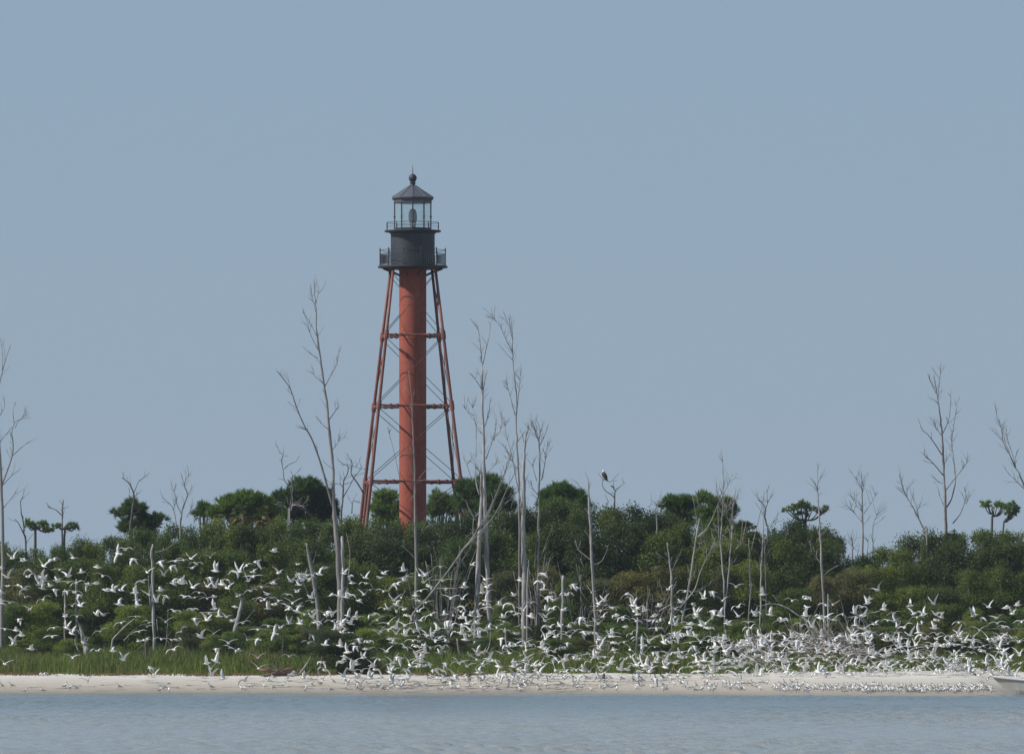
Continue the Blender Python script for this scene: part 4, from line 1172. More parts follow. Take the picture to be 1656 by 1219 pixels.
snag('leaning pale stick crossing the foot of the twin pale snags', 421, 'snag', [(770, 1090, 2.6), (770, 1070, 2.6), (764, 1062, 2.2), (756, 1054, 1.6)], [[2, (784, 1062), (782, 1052)], [2.4, (786, 1055), (792, 1042), (793, 1020)], [2, (798, 1076), (810, 1066)]], 0, 53, name='driftwood_branch', cat='driftwood', group='driftwood on the beach top')
snag('grey driftwood limb slanting up behind the flock at centre', 417, 'drift', [(812, 1092, 6), (824, 1082, 5), (832, 1074, 3.4), (842, 1066, 2)], [[2.4, (806, 1086), (818, 1080), (828, 1072)], [2, (826, 1080), (830, 1066)]], 0, 54, name='driftwood_branch', cat='driftwood', group='driftwood on the beach top')
snag('pale thin stick standing in the grass left of the short forked snag', 425, 'snag', [(1030, 1056, 4), (1030, 1030, 3.8), (1031, 998, 3)], [], 0, 55, name='dead_pole', cat='snag', group=SG)
snag('tangled dark dead twigs in the grass right of centre', 421, 'drift', [(972, 1078, 5), (970, 1064, 4), (966, 1052, 2.4)], [[2, (970, 1066), (978, 1058), (984, 1056)], [2, (972, 1070), (964, 1062)], [2, (975, 1076), (984, 1070)], [1.6, (968, 1058), (972, 1044)]], 40, 56, name='dead_shrub', cat='dead shrub', twl=(0.3, 0.9))
snag('thin pale upright stick behind the dense flock at right', 424, 'snag', [(1170, 1062, 2.6), (1171, 1040, 2.6), (1174, 1018, 2)], [[1.4, (1160, 1080), (1152, 1050), (1149, 1020)], [1.6, (1166, 1084), (1165, 1050)]], 0, 57, name='dead_pole', cat='snag', group=SG)
snag('arching bare branch curving down into the driftwood pile', 427, 'snag', [(1322, 1042, 3.6), (1308, 1014, 3.2), (1294, 998, 3), (1278, 986, 2.6), (1262, 978, 2.2), (1245, 976, 1.8), (1236, 978, 1)], [[1.3, (1308, 1014), (1318, 990), (1326, 974)]], 4, 58, name='driftwood_branch', cat='driftwood', group='driftwood pile at right')
snag('second arching pale branch right of the bare pole', 427, 'snag', [(1412, 1030, 3), (1404, 1012, 3), (1396, 1002, 2.8), (1386, 997, 2.4), (1372, 998, 2)], [[1.6, (1357, 1046), (1366, 1024), (1372, 1002)], [1.6, (1348, 1028), (1352, 1012), (1354, 985)]], 4, 59, name='driftwood_branch', cat='driftwood', group='driftwood pile at right')
snag('smooth pale fallen log slanting down right of the driftwood pile', 424, 'snag', [(1424, 1030, 5), (1412, 1024, 5), (1398, 1018, 5), (1386, 1014, 4)], [], 0, 60, name='driftwood_log', cat='driftwood', group='driftwood pile at right', foot=False)
snag('thin straight branch jutting right above the pale fallen log', 428, 'snag', [(1390, 1002, 2.6), (1402, 992, 2.4), (1414, 990, 2), (1426, 986, 1.2)], [[1.5, (1366, 1000), (1362, 978), (1357, 962)]], 0, 61, name='driftwood_branch', cat='driftwood', group='driftwood pile at right')


# heaps: tangled grey driftwood, each one whole
def heap(label, px, py, D, wpx, hpx, n, mat, seed, rr=(0.03, 0.10), name='driftwood_pile'):
    rg = np.random.default_rng(seed)
    s = D / F
    c = P(px, py, D)
    g = gz(c[0], D)
    mb = MB()
    H = Z(py - hpx, D) - g
    for i in range(n):
        u = rg.normal() * 0.38
        u = max(-1, min(1, u))
        x = c[0] + u * wpx / 2 * s
        y = D + rg.uniform(-1.2, 1.2)
        z = g + H * rg.uniform(0.0, 0.75) * (1 - 0.6 * abs(u))
        a = rg.uniform(-0.9, 0.9) + (math.pi if rg.random() < 0.5 else 0)
        L = rg.uniform(0.5, 2.2)
        d = np.array((math.cos(a), rg.uniform(-0.5, 0.5), math.sin(a) * 0.8))
        p0 = np.array((x, y, z)) - d * L / 2
        p1 = np.array((x, y, z)) + d * L / 2
        p0[2] = max(p0[2], g - 0.05); p1[2] = max(p1[2], g - 0.05)
        m_ = (p0 + p1) / 2 + rg.normal(size=3) * 0.12
        r = rg.uniform(*rr)
        pts = catmull([p0, m_, p1], 3)
        mb.tube(pts, np.linspace(r, r * 0.4, len(pts)), 6)
    o = mb.build(name, M[mat], off=(c[0], D, g), smooth=True)
    tag(o, label, 'driftwood', 'driftwood on the beach top')
    return o


heap('large tangled grey driftwood pile around the bare upright pole', 1335, 1085, 424, 200, 58, 230, 'drift', 71, (0.018, 0.075))
heap('low grey driftwood tangle below the pale fallen log at right', 1400, 1085, 421, 110, 45, 70, 'drift', 72)
heap('dark driftwood tangle behind the dense flock left of the main pile', 1225, 1092, 420, 110, 40, 90, 'drift', 73, (0.015, 0.06))
heap('low branch tangle in front of the dead forked branch at right', 1480, 1075, 424, 100, 32, 50, 'drift', 74, (0.02, 0.06))
heap('brown wrack heap beside the pale slanting stick', 452, 1100, 413.5, 22, 9, 22, 'wrack', 75, (0.04, 0.09), 'wrack_heap')


# two open bare shrubs with a fan of pale sticks
def fan_shrub(label, px, D, top, n, spread, mat, seed):
    rg = np.random.default_rng(seed)
    x = X(px, D)
    g = gz(x, D)
    r = empty('bare_shrub', (x, D, g))
    tag(r, label, 'dead shrub')
    H = Z(top, D) - g
    for i in range(n):
        mb = MB()
        a = rg.uniform(-spread, spread)
        p0 = np.array((x + rg.normal() * 0.12, D + rg.normal() * 0.15, g - 0.1))
        h = H * rg.uniform(0.6, 1.0)
        p2 = p0 + np.array((math.tan(a) * h, rg.uniform(-0.25, 0.25) * h, h))
        m_ = (p0 + p2) / 2 + rg.normal(size=3) * 0.12
        pts = catmull([p0, m_, p2], 4)
        mb.tube(pts, np.linspace(0.045, 0.014, len(pts)), 5)
        for q in range(7):
            k = int(rg.uniform(0.3, 0.95) * (len(pts) - 1))
            d = unit(1, rg)[0] * 0.7 + np.array((0, 0, 0.8))
            mb.tube([pts[k], pts[k] + d * rg.uniform(0.4, 1.1)], [0.016, 0.008], 4)
        mb.build('stem', M[mat], r, smooth=True)


fan_shrub('open bare shrub of pale sticks left of the twin pale snags', 716, 430, 868, 15, 0.34, 'snagmid', 81)
fan_shrub('hazy grey bare shrub around the two thin pale poles', 1172, 443, 790, 16, 0.22, 'snagmid', 82)
fan_shrub('low dry brown shrub left of the short forked snag', 1040, 432, 930, 14, 0.5, 'snagmid', 83)
fan_shrub('bare brown stems beside the blunt short stub', 935, 434, 915, 12, 0.5, 'snagmid', 84)
fan_shrub('tangled grey dead brush left of the bare pole above driftwood', 1310, 425, 1004, 22, 0.75, 'drift', 86)
fan_shrub('grey dead brush right of the bare pole above driftwood', 1385, 424.5, 1016, 18, 0.7, 'drift', 87)
fan_shrub('grey dead brush in the flock left of the arching bare branch', 1215, 423, 1030, 16, 0.7, 'drift', 88)
fan_shrub('thin bare stems behind the thin dark snag', 862, 434, 880, 10, 0.2, 'snagmid', 85)


# ------------------------------------------------------------------ wooden rail at the right
def rail():
    D = 427.0
    g = gz(X(1605, D), D)
    r = empty('wooden_rail', (X(1605, D), D, g))
    tag(r, 'weathered wooden rail with dark planks behind the birds at right', 'railing')
    wd = plain('weathered grey timber', (0.30, 0.28, 0.26), 0.85, 0.35, 2.0, (0.3, 1, 1))
    dk = plain('dark wet planks', (0.045, 0.045, 0.05), 0.9, 0.4, 2.5)
    x0, x1 = X(1558, D), X(1690, D)
    z = Z(1016, D)
    MB().box(((x0 + x1) / 2, D, z), (x1 - x0, 0.08, 0.06)).build('rail_beam', wd, r)
    for px in (1574, 1622, 1668):
        MB().box((X(px, D), D + 0.10, (g + z) / 2 - 0.04), (0.07, 0.07, z - g)).build('post', wd, r)
    for i, px in enumerate((1592, 1596.5, 1600, 1604)):
        MB().box((X(px, D), D + 0.03, Z(1026 + (i % 2) * 2, D)), (0.085, 0.03, 0.55), 0.04 * (i % 3 - 1)).build('plank', dk, r)


rail()


# ------------------------------------------------------------------ white skiff
def skiff():
    # bow at (1603,1093), hull runs out of the frame to the right and slightly away
    D = 372.0
    bx = X(1603, D)
    hd = math.radians(-6)                       # direction of the keel from bow to stern
    fx = np.array((math.cos(hd), math.sin(hd), 0.0))
    sd = np.array((-math.sin(hd), math.cos(hd), 0.0))
    root = empty('boat', (bx + 2.6, D, 0.0))
    tag(root, 'white open motor boat with its bow in frame at the right edge of the beach', 'boat')
    white = plain('white gelcoat', (0.80, 0.78, 0.72), 0.35, 0.06, 1.5)
    cream = plain('cream deck', (0.80, 0.76, 0.68), 0.5, 0.06, 1.5)
    rub = plain('grey rub rail', (0.30, 0.29, 0.28), 0.6, 0.1, 4)
    L = 5.6
    st = np.linspace(0, 1, 25)
    hb = 1.05 * np.clip(1 - (1 - st) ** 2.6, 0, 1) * (1 - 0.06 * st)     # half beam at the gunwale
    zs = 0.98 - 0.36 * np.clip(st * 1.6, 0, 1) ** 0.8 + 0.02               # sheer
    hc = hb * np.clip(0.35 + 1.2 * st, 0, 0.86)                           # half beam at the chine
    zc = 0.42 * (1 - np.clip(st * 2.2, 0, 1)) + 0.10
    zk = 0.55 * (1 - np.clip(st * 3.2, 0, 1)) ** 1.6 - 0.18
    rake = 0.75 * (1 - np.clip(st * 4, 0, 1))                            # stem leans forward at the top
    B = np.array((bx, D, 0.0))

    def pt(s, off, z, r):
        return B + fx * (s * L + r) + sd * off + np.array((0, 0, z))
    rows = []
    for i, s in enumerate(st):
        top = rake[i] * 0
        rows.append([pt(s, -hb[i], zs[i], 0), pt(s, -(hb[i] * 0.75 + hc[i] * 0.25), zs[i] * 0.55 + zc[i] * 0.45, rake[i] * 0.30), pt(s, -hc[i], zc[i], rake[i] * 0.62), pt(s, 0, zk[i], rake[i] * 0.9),
                     pt(s, hc[i], zc[i], rake[i] * 0.62), pt(s, hb[i] * 0.75 + hc[i] * 0.25, zs[i] * 0.55 + zc[i] * 0.45, rake[i] * 0.30), pt(s, hb[i], zs[i], 0)])
    R = np.array(rows)
    n, m = R.shape[:2]
    q = [(i * m + j, i * m + j + 1, (i + 1) * m + j + 1, (i + 1) * m + j) for i in range(n - 1) for j in range(m - 1)]
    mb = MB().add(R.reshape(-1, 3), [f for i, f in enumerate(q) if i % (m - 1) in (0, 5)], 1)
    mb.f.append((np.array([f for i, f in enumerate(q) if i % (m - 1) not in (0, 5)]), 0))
    mb.f.append((np.array([[(n - 1) * m + j for j in range(m)]]), 0))
    mb.build('hull', [plain('cream hull bottom', (0.56, 0.545, 0.49), 0.4, 0.1, 1.5), plain('topside flare shade', (0.36, 0.37, 0.385), 0.4, 0.1, 1.5)], root, smooth=False)  # grey upper strakes have the flare's shade painted into their colour
    # deck: foredeck plus side coamings around an open well
    mb = MB()
    V, q = [], []
    for i in range(n):
        w = 0.0 if st[i] < 0.34 else max(0.0, hb[i] - 0.20)
        V += [pt(st[i], -hb[i], zs[i] + 0.012, 0), pt(st[i], -w, zs[i] + 0.04, 0), pt(st[i], w, zs[i] + 0.04, 0), pt(st[i], hb[i], zs[i] + 0.012, 0)]
    for i in range(n - 1):
        a, c = i * 4, i * 4 + 4
        q += [(a, a + 1, c + 1, c), (a + 2, a + 3, c + 3, c + 2)]
    mb.add(V, q)
    mb.build('deck', cream, root)
    mb = MB()
    k0 = int(np.searchsorted(st, 0.34))
    V, q = [], []
    for i in range(k0, n):
        w = hb[i] - 0.20
        V += [pt(st[i], -w, zs[i] + 0.03, 0), pt(st[i], -w * 0.95, 0.22, 0), pt(st[i], w * 0.95, 0.22, 0), pt(st[i], w, zs[i] + 0.03, 0)]
    for i in range(n - k0 - 1):
        a, c = i * 4, i * 4 + 4
        q += [(a, a + 1, c + 1, c), (a + 1, a + 2, c + 2, c + 1), (a + 2, a + 3, c + 3, c + 2)]
    mb.add(V, q)
    mb.build('cockpit', cream, root)
    for sg in (-1, 1):
        pts = np.array([pt(st[i], sg * (hb[i] + 0.012), zs[i] - 0.03, 0) for i in range(n)])
        MB().tube(pts, np.full(n, 0.035), 6).build('rub_rail', rub, root, smooth=True)
    c = pt(0.62, 0, 0.5, 0)
    MB().box(c + (0, 0, 0.25), (0.6, 0.7, 1.0), hd).build('console', white, root)
    c = pt(0.80, 0, 0.42, 0)
    MB().box(c, (0.45, 1.2, 0.40), hd).build('bench_seat', cream, root)
    mb = MB()
    c = pt(1.02, 0, 0.75, 0)
    mb.box(c, (0.32, 0.34, 0.55), hd).box(c + (0.02, 0, -0.65), (0.14, 0.12, 0.9), hd)
    mb.build('outboard_motor', plain('outboard cowling', (0.04, 0.04, 0.045), 0.4), root)


skiff()


# ------------------------------------------------------------------ birds
white_p = plain('white plumage', (0.80, 0.79, 0.77), 0.8, 0.05, 6)
grey_p = plain('pale grey upper wing', (0.62, 0.62, 0.63), 0.8, 0.06, 6)
tip_p = plain('dusky wing tip', (0.22, 0.215, 0.21), 0.8, 0.1, 6)
cap_p = plain('black cap', (0.02, 0.02, 0.022), 0.7, 0.1, 6)
bill_p = plain('dull orange bill', (0.42, 0.24, 0.12), 0.5, 0.1, 6)
mantle_p = plain('grey folded wing', (0.36, 0.36, 0.38), 0.8, 0.12, 6)
leg_p = plain('dark leg', (0.03, 0.028, 0.025), 0.7, 0.1, 6)
dark_p = plain('blackish brown plumage', (0.055, 0.050, 0.048), 0.8, 0.15, 6)
BIRD_MATS = [white_p, grey_p, tip_p, cap_p, bill_p, leg_p]
SKIM_MATS = [white_p, dark_p, dark_p, dark_p, bill_p, leg_p]


def loft(mb, secs, mi):
    """secs: list of (n,3) closed rings of equal n"""
    R = np.array(secs)
    m, n = R.shape[:2]
    q = [(i * n + j, i * n + (j + 1) % n, (i + 1) * n + (j + 1) % n, (i + 1) * n + j) for i in range(m - 1) for j in range(n)]
    n0 = mb.n
    mb.add(R.reshape(-1, 3), q, mi)
    mb.f.append((np.array([np.arange(n)[::-1] + n0]), mi))
    mb.f.append((np.array([np.arange(n) + n0 + (m - 1) * n]), mi))


def bird_body(mb, flying=True):
    # faces -x; length 0.46 m
    prof = [(-0.235, 0.010, 0.0), (-0.20, 0.034, 0.004), (-0.165, 0.042, 0.006), (-0.12, 0.046, 0.0), (-0.05, 0.062, -0.006), (0.03, 0.058, -0.006), (0.10, 0.040, 0.0), (0.15, 0.020, 0.004)]
    a = np.arange(8) * 2 * math.pi / 8
    rings = [np.stack([np.full(8, x), r * np.cos(a) * 1.05, z + r * np.sin(a)], 1) for x, r, z in prof]
    loft(mb, rings, 0)
    # cap
    cp = [np.stack([np.full(8, x), r * np.cos(a) * 1.04, z + 0.010 + r * np.sin(a) * 0.85], 1) for x, r, z in ((-0.222, 0.016, 0.004), (-0.195, 0.036, 0.008), (-0.165, 0.041, 0.012), (-0.140, 0.030, 0.014))]
    loft(mb, cp, 3)
    b4 = np.array(((0, 1, 0), (0, 0, 1), (0, -1, 0), (0, 0, -1.0)))
    loft(mb, [np.array((-0.23, 0, 0)) + b4 * 0.013, np.array((-0.305, 0, -0.008)) + b4 * 0.003], 4)
    # forked tail
    for s in (-1, 1):
        t = [np.array((0.10, 0, 0.004)) + np.array(((0, 0.0, 0.006), (0, s * 0.034, 0.0), (0, 0.0, -0.006))),
             np.array((0.20, s * 0.022, 0.004)) + np.array(((0, -s * 0.018, 0.004), (0, s * 0.026, 0.0), (0, -s * 0.018, -0.004))),
             np.array((0.275, s * 0.052, 0.004)) + np.array(((0, -s * 0.004, 0.002), (0, s * 0.006, 0.0), (0, -s * 0.004, -0.002)))]
        loft(mb, t, 0)


def bird_wing(mb, side, a_in, a_out, sweep, fold=1.0, half=0.56):
    """strip of closed aerofoil sections; angles in degrees above the horizontal"""
    f = np.array((0, 0.12, 0.28, 0.45, 0.62, 0.80, 0.93, 1.0))
    chord = np.array((0.170, 0.182, 0.172, 0.158, 0.132, 0.092, 0.050, 0.010))
    pos = np.array((-0.075, side * 0.030, 0.032))
    secs, mids = [], []
    for i in range(len(f)):
        if i:
            t = (f[i] + f[i - 1]) / 2
            k = 1 / (1 + math.exp(-(t - 0.42) * 11))
            ang = math.radians(a_in * (1 - k) + a_out * k)
            sw = math.radians(-14 * (1 - k) + sweep * k)
            dl = (f[i] - f[i - 1]) * half * fold
            pos = pos + dl * np.array((math.sin(sw), side * math.cos(ang) * math.cos(sw), math.sin(ang) * math.cos(sw)))
        else:
            ang = math.radians(a_in)
        up = np.array((0, -side * math.sin(ang), math.cos(ang)))
        c = chord[i]
        le, te = pos.copy(), pos + np.array((c, 0, 0))
        th = 0.016 * (1 - 0.7 * f[i])
        mid = pos + np.array((c * 0.35, 0, 0))
        secs.append(np.array((le, mid + up * th, te, mid - up * th * 0.4)))
    R = np.array(secs)
    m = len(R)
    n0 = mb.n
    V = R.reshape(-1, 3)
    up_f, lo_f, tip_f = [], [], []
    for i in range(m - 1):
        a, b_ = i * 4, i * 4 + 4
        (tip_f if i >= 5 else up_f).extend([(a, a + 1, b_ + 1, b_), (a + 1, a + 2, b_ + 2, b_ + 1)])
        lo_f.extend([(a + 2, a + 3, b_ + 3, b_ + 2), (a + 3, a, b_, b_ + 3)])
    mb.add(V, up_f, 1)
    mb.f.append((np.array(tip_f) + n0, 2))
    mb.f.append((np.array(lo_f) + n0, 0))


POSES = {'V': [(48, 14, 12), (38, 20, 18), (58, 34, 8), (30, 8, 15)], 'A': [(22, -42, 14), (8, -52, 20), (34, -50, 10), (14, -30, 16)], 'L': [(6, -4, 14), (0, -10, 18)],
         'S': [(44, 34, 24), (54, 58, 18), (36, 44, 28), (26, 12, 30)], 'D': [(-28, -58, 26), (-8, -70, 22)], 'G': [(34, 16, 40), (16, 2, 44)], 'B': [(14, 2, 14)]}
PM = {}
for code, lst in POSES.items():
    for i, (a1, a2, sw) in enumerate(lst):
        mb = MB()
        bird_body(mb)
        fold = 0.62 if code == 'G' else 1.0
        bird_wing(mb, 1, a1, a2, sw, fold)
        bird_wing(mb, -1, a1, a2, sw, fold)
        PM[(code, i)] = mb

BIRDS = {
    'V': '48,985 68,934 130,979 196,954 156,993 265,930 340,901 354,996 366,997 451,926 516,928 473,975 528,994 561,966 621,927 677,988 751,949 748,968 788,949 748,997 1081,953 1103,989 1025,988 1190,948 1168,971 1306,1004 1399,1015 1281,1027 1420,954 1415,1009 1478,992 1511,1015 1481,1043 1469,1051 1410,1046 1612,999 1584,1018 1647,1038 1572,1035 1591,1044 1648,1056 116,1024 117,1063 8,1073 199,1066 268,1005 346,1024 369,1039 400,1034 417,1063 418,1080 349,1069 341,1081 342,1091 486,1008 515,1010 553,1022 551,1044 556,1093 628,1008 655,1011 625,1053 673,1056 604,1075 631,1087 636,1071 663,1075 661,1093 803,1014 766,1023 768,1039 712,1056 773,1058 743,1072 755,1077 791,1068 775,1087 824,1056 833,1042 881,1003 975,997 882,1033 922,1029 850,1039 853,1074 863,1076 874,1075 932,1083 983,1075 1083,1007 1074,1039 1049,1037 1081,1056 1021,1062 1054,1072 1103,1063 1097,1086 1135,1011 1180,1049 1220,1051 1193,1066 1151,1084 1299,1031 1329,1034 1349,1035 1270,1044 1265,1054 1333,1066 1335,1080 1383,1073 1468,1054 1532,1066 1512,1076 1534,1082 1428,1092 1545,1069 1594,1072 1613,1074 1649,1059 1554,1074 1489,1089 1372,1060 1245,1050',
    'A': '86,905 96,921 40,952 41,965 70,969 16,974 117,979 203,888 166,931 230,940 282,988 297,905 317,911 405,955 299,965 322,958 312,985 422,971 497,930 465,961 428,969 450,971 505,973 505,989 592,943 658,931 642,944 620,956 567,962 695,948 681,955 697,994 622,984 604,993 660,995 712,916 790,956 785,977 785,983 733,995 836,992 878,928 890,958 917,961 859,974 894,984 988,982 1022,969 1107,956 1092,984 991,983 996,995 1007,998 1194,981 1123,998 1223,991 1210,1006 1262,1004 1281,971 1306,967 1335,978 1327,999 1394,981 1386,998 1296,1011 1265,1002 1395,1025 1446,991 1436,1003 1483,998 1515,1002 1463,1014 1452,1023 1516,1025 1496,1032 1524,1044 1447,1054 1613,1007 1624,1013 1550,1006 1652,1005 1626,1026 1589,1052 1556,1046 1563,1055 87,1015 84,1029 70,1090 162,1020 196,1007 238,1012 225,1021 158,1052 245,1080 281,1050 293,1021 287,1035 372,1047 386,1052 434,1012 537,1004 553,1005 499,1039 468,1061 541,1042 553,1070 526,1083 473,1090 577,1000 610,1002 669,1020 597,1037 654,1046 673,1045 677,1037 564,1059 614,1066 585,1084 608,1082 677,1073 695,1074 844,1015 712,1030 716,1084 782,1076 823,1044 783,1095 930,1007 849,1014 893,1023 879,1041 960,1024 911,1048 896,1053 957,1059 955,1069 883,1073 915,1086 925,1083 1007,1001 1029,1004 1066,1004 1112,1007 1062,1018 1021,1024 1112,1014 1083,1038 1059,1046 1019,1050 1012,1065 1110,1062 1009,1038 1147,1015 1214,1015 1153,1032 1172,1045 1252,1025 1262,1024 1137,1059 1160,1072 1174,1068 1215,1066 1138,1079 1251,1075 1173,1079 1396,1025 1329,1049 1350,1053 1304,1064 1395,1053 1326,1086 1441,1059 1459,1053 1444,1066 1451,1070 1458,1075 1492,1063 1511,1063 1508,1069 1480,1084 1565,1076 1579,1069 1650,1072 1230,1090 1400,1078',
    'L': '13,947 110,941 284,907 315,966 410,932 338,991 423,949 492,993 654,934 599,954 689,974 721,952 966,980 971,987 1296,1026 1452,1042 1406,1023 1573,1028 8,1017 220,997 277,1034 526,1053 634,1032 677,1029 563,1023 815,1005 759,1027 843,1044 962,1004 850,1045 940,1060 967,1044 978,1062 1050,1003 991,1022 1062,1029 1105,1027 1256,1055 1191,1079 1303,1050 1318,1072 1475,1069 895,1093',
    'S': '21,902 71,915 119,902 12,933 73,938 110,931 64,944 93,939 183,955 219,958 193,977 167,994 241,961 238,925 253,972 309,903 349,923 336,948 348,949 368,951 387,924 409,925 347,984 471,940 481,939 490,937 500,937 557,927 434,984 504,966 480,988 550,963 563,996 505,997 591,934 653,922 589,961 649,966 637,970 679,930 688,930 628,985 641,978 641,988 576,997 785,937 729,967 780,958 787,971 808,977 746,989 843,983 762,995 775,996 895,970 957,958 883,986 846,987 968,976 1024,979 1031,983 1042,987 1031,993 1092,997 1125,994 1138,967 1234,961 1126,993 1165,995 1194,996 1222,995 1246,994 1141,1008 1347,977 1303,995 1337,998 1382,991 1403,975 1396,995 1384,1011 1313,1013 1380,1026 1329,1028 1472,979 1510,976 1430,985 1448,1004 1494,993 1513,993 1523,998 1451,1014 1493,1009 1486,1023 1513,1044 1510,1056 1402,1028 1406,1040 1599,981 1646,978 1638,992 1575,995 1550,1022 1619,1032 1573,1046 1544,1056 22,1042 51,1049 108,1015 137,1040 183,1052 250,1090 335,1002 334,1072 543,1017 526,1042 543,1058 491,1096 641,1015 655,1026 637,1039 579,1049 704,1036 599,1096 633,1100 708,1017 756,1008 772,1007 748,1023 775,1029 753,1034 704,1037 722,1037 811,1056 816,1061 833,1090 911,1066 930,1065 850,1084 898,1084 972,1084 953,1085 911,1095 848,1090 989,1025 1093,1029 988,1072 1032,1064 1046,1075 1062,1070 1077,1070 1098,1061 1004,1082 1127,1070 1030,1075 1040,1076 1115,1027 1178,1009 1210,1027 1228,1027 1134,1038 1124,1028 1157,1046 1209,1035 1235,1038 1140,1068 1176,1059 1206,1061 1241,1068 1262,1066 1241,1082 1225,1086 1204,1086 1281,1030 1380,1028 1380,1039 1405,1039 1322,1048 1293,1075 1264,1066 1301,1090 1375,1056 1407,1056 1472,1061 1429,1061 1531,1072 1412,1062 1414,1072 1433,1081 1419,1079 1546,1070 1544,1059 1611,1067 1633,1067',
    'D': '46,921 90,953 105,956 216,904 260,908 280,915 269,964 317,1000 340,934 367,937 379,924 399,914 416,907 484,928 567,931 636,946 743,981 823,976 874,940 927,945 941,999 1014,960 1153,957 1152,988 1363,993 1590,999 351,1049 506,1027 521,1070 646,1063 735,1008 919,1040 1122,1046 1123,1045 1290,1036 1489,1077',
    'G': '37,906 132,925 81,947 1,919 2,958 2,971 106,996 158,917 156,943 172,954 223,978 260,954 311,918 359,945 386,963 381,981 444,891 482,912 442,943 483,945 525,918 481,956 444,977 466,985 485,980 537,962 615,934 654,938 673,963 654,985 581,972 764,913 831,962 842,938 719,993 814,997 878,953 912,986 859,997 1067,979 1101,973 1121,978 1059,995 1176,1007 1305,982 1350,1002 1407,968 1628,982 1612,1045 27,1019 34,1027 226,1036 236,1034 377,1003 454,1014 552,1031 592,1049 835,1024 722,1055 905,1011 950,1011 1012,1013 994,1039 1312,1036 1355,1069 1495,1074',
    'B': '191,895 444,1024 1039,1043 221,970',
}
DARK = [(142, 1101, 'V', 'dark winged bird with wings up on the sand near the left edge'), (361, 1097, 'S', 'dark winged bird landing on the sand below the leaning broken stump'),
        (396, 1100, 'A', 'dark winged bird with spread wings on the sand left of the brown wrack heap'), (608, 1110, 'A', 'dark arched bird low over wet sand below the left lighthouse legs'),
        (582, 1109, 'V', 'dark bird with raised wings on wet sand below the left lighthouse legs'), (728, 1105, 'V', 'dark bird with steep raised wings on the sand below the leaning fallen tree'),
        (758, 1100, 'S', 'dark bird with one wing up left of the twin pale snags on sand'), (823, 1102, 'L', 'dark bird with long level wings below the grey driftwood limb'),
        (797, 1096, 'A', 'dark arched bird just under the foot of the twin pale snags'), (922, 1094, 'A', 'dark arched bird over the sand below the blunt short stub'),
        (964, 1099, 'L', 'dark level winged bird over the sand below the slim snag'), (977, 1099, 'S', 'small dark bird right beside the level winged bird below the slim snag'),
        (1027, 1101, 'A', 'dark drooping winged bird below the thin stick in the grass'), (1061, 1095, 'V', 'dark bird with wings up between thin stick and short forked snag'),
        (1077, 1097, 'S', 'dark bird over the sand below the short forked snag'), (1115, 1093, 'A', 'dark arched bird below the small brown dry bush'),
        (1213, 1098, 'V', 'dark bird with raised wings on the sand left of the thin straight snag'), (1432, 1094, 'L', 'dark long winged bird slanting down below the smooth pale fallen log'),
        (1420, 1086, 'L', 'dark level winged bird just above the long winged one at right'), (1516, 1089, 'V', 'small dark bird with raised wings in front of the dead forked branch'),
        (1574, 1089, 'L', 'dark level winged bird left of the group by the boat'), (1583, 1091, 'V', 'dark bird with raised wings at the left of the group by the boat'),
        (1592, 1086, 'S', 'dark bird with one wing high in the group left of the boat'), (1596, 1098, 'V', 'lowest dark bird in the group left of the boat'),
        (1619, 1088, 'L', 'dark bird gliding just above the bow of the white boat'), (1631, 1090, 'S', 'small dark bird touching the boat gunwale'), (1643, 1085, 'A', 'dark arched bird above the white boat near the right edge')]

NUM = {1: 'highest', 2: 'second highest', 3: 'third highest', 4: 'fourth highest', 5: 'fifth highest', 6: 'sixth highest', 7: 'seventh highest', 8: 'eighth highest', 9: 'ninth highest', 10: 'tenth highest'}
POSEW = {'V': 'wings in a V', 'A': 'wings arched downward', 'L': 'wings level', 'S': 'seen side on with wings up', 'D': 'on a downstroke', 'G': 'wings half folded', 'B': 'banking steeply'}
BLIST = []
for code, txt in BIRDS.items():
    for tok in txt.split():
        a, b_ = tok.split(',')
        BLIST.append((float(a), float(b_), code))
rb = np.random.default_rng(78)
for i in range(170):                        # stragglers filling the flock
    BLIST.append((rb.uniform(540, 1120), 1098 - 90 * rb.random() ** 1.4, 'VASSALGD'[int(rb.integers(8))]))
for i in range(60):
    BLIST.append((rb.uniform(0, 1000), rb.uniform(930, 1040), 'VASSALGD'[int(rb.integers(8))]))
for i in range(300):                       # the thickest part of the flock, low at the right
    BLIST.append((rb.uniform(1110, 1650), 1096 - 70 * rb.random() ** 1.2, 'VASSALG'[int(rb.integers(7))]))
rb = np.random.default_rng(77)
items = []
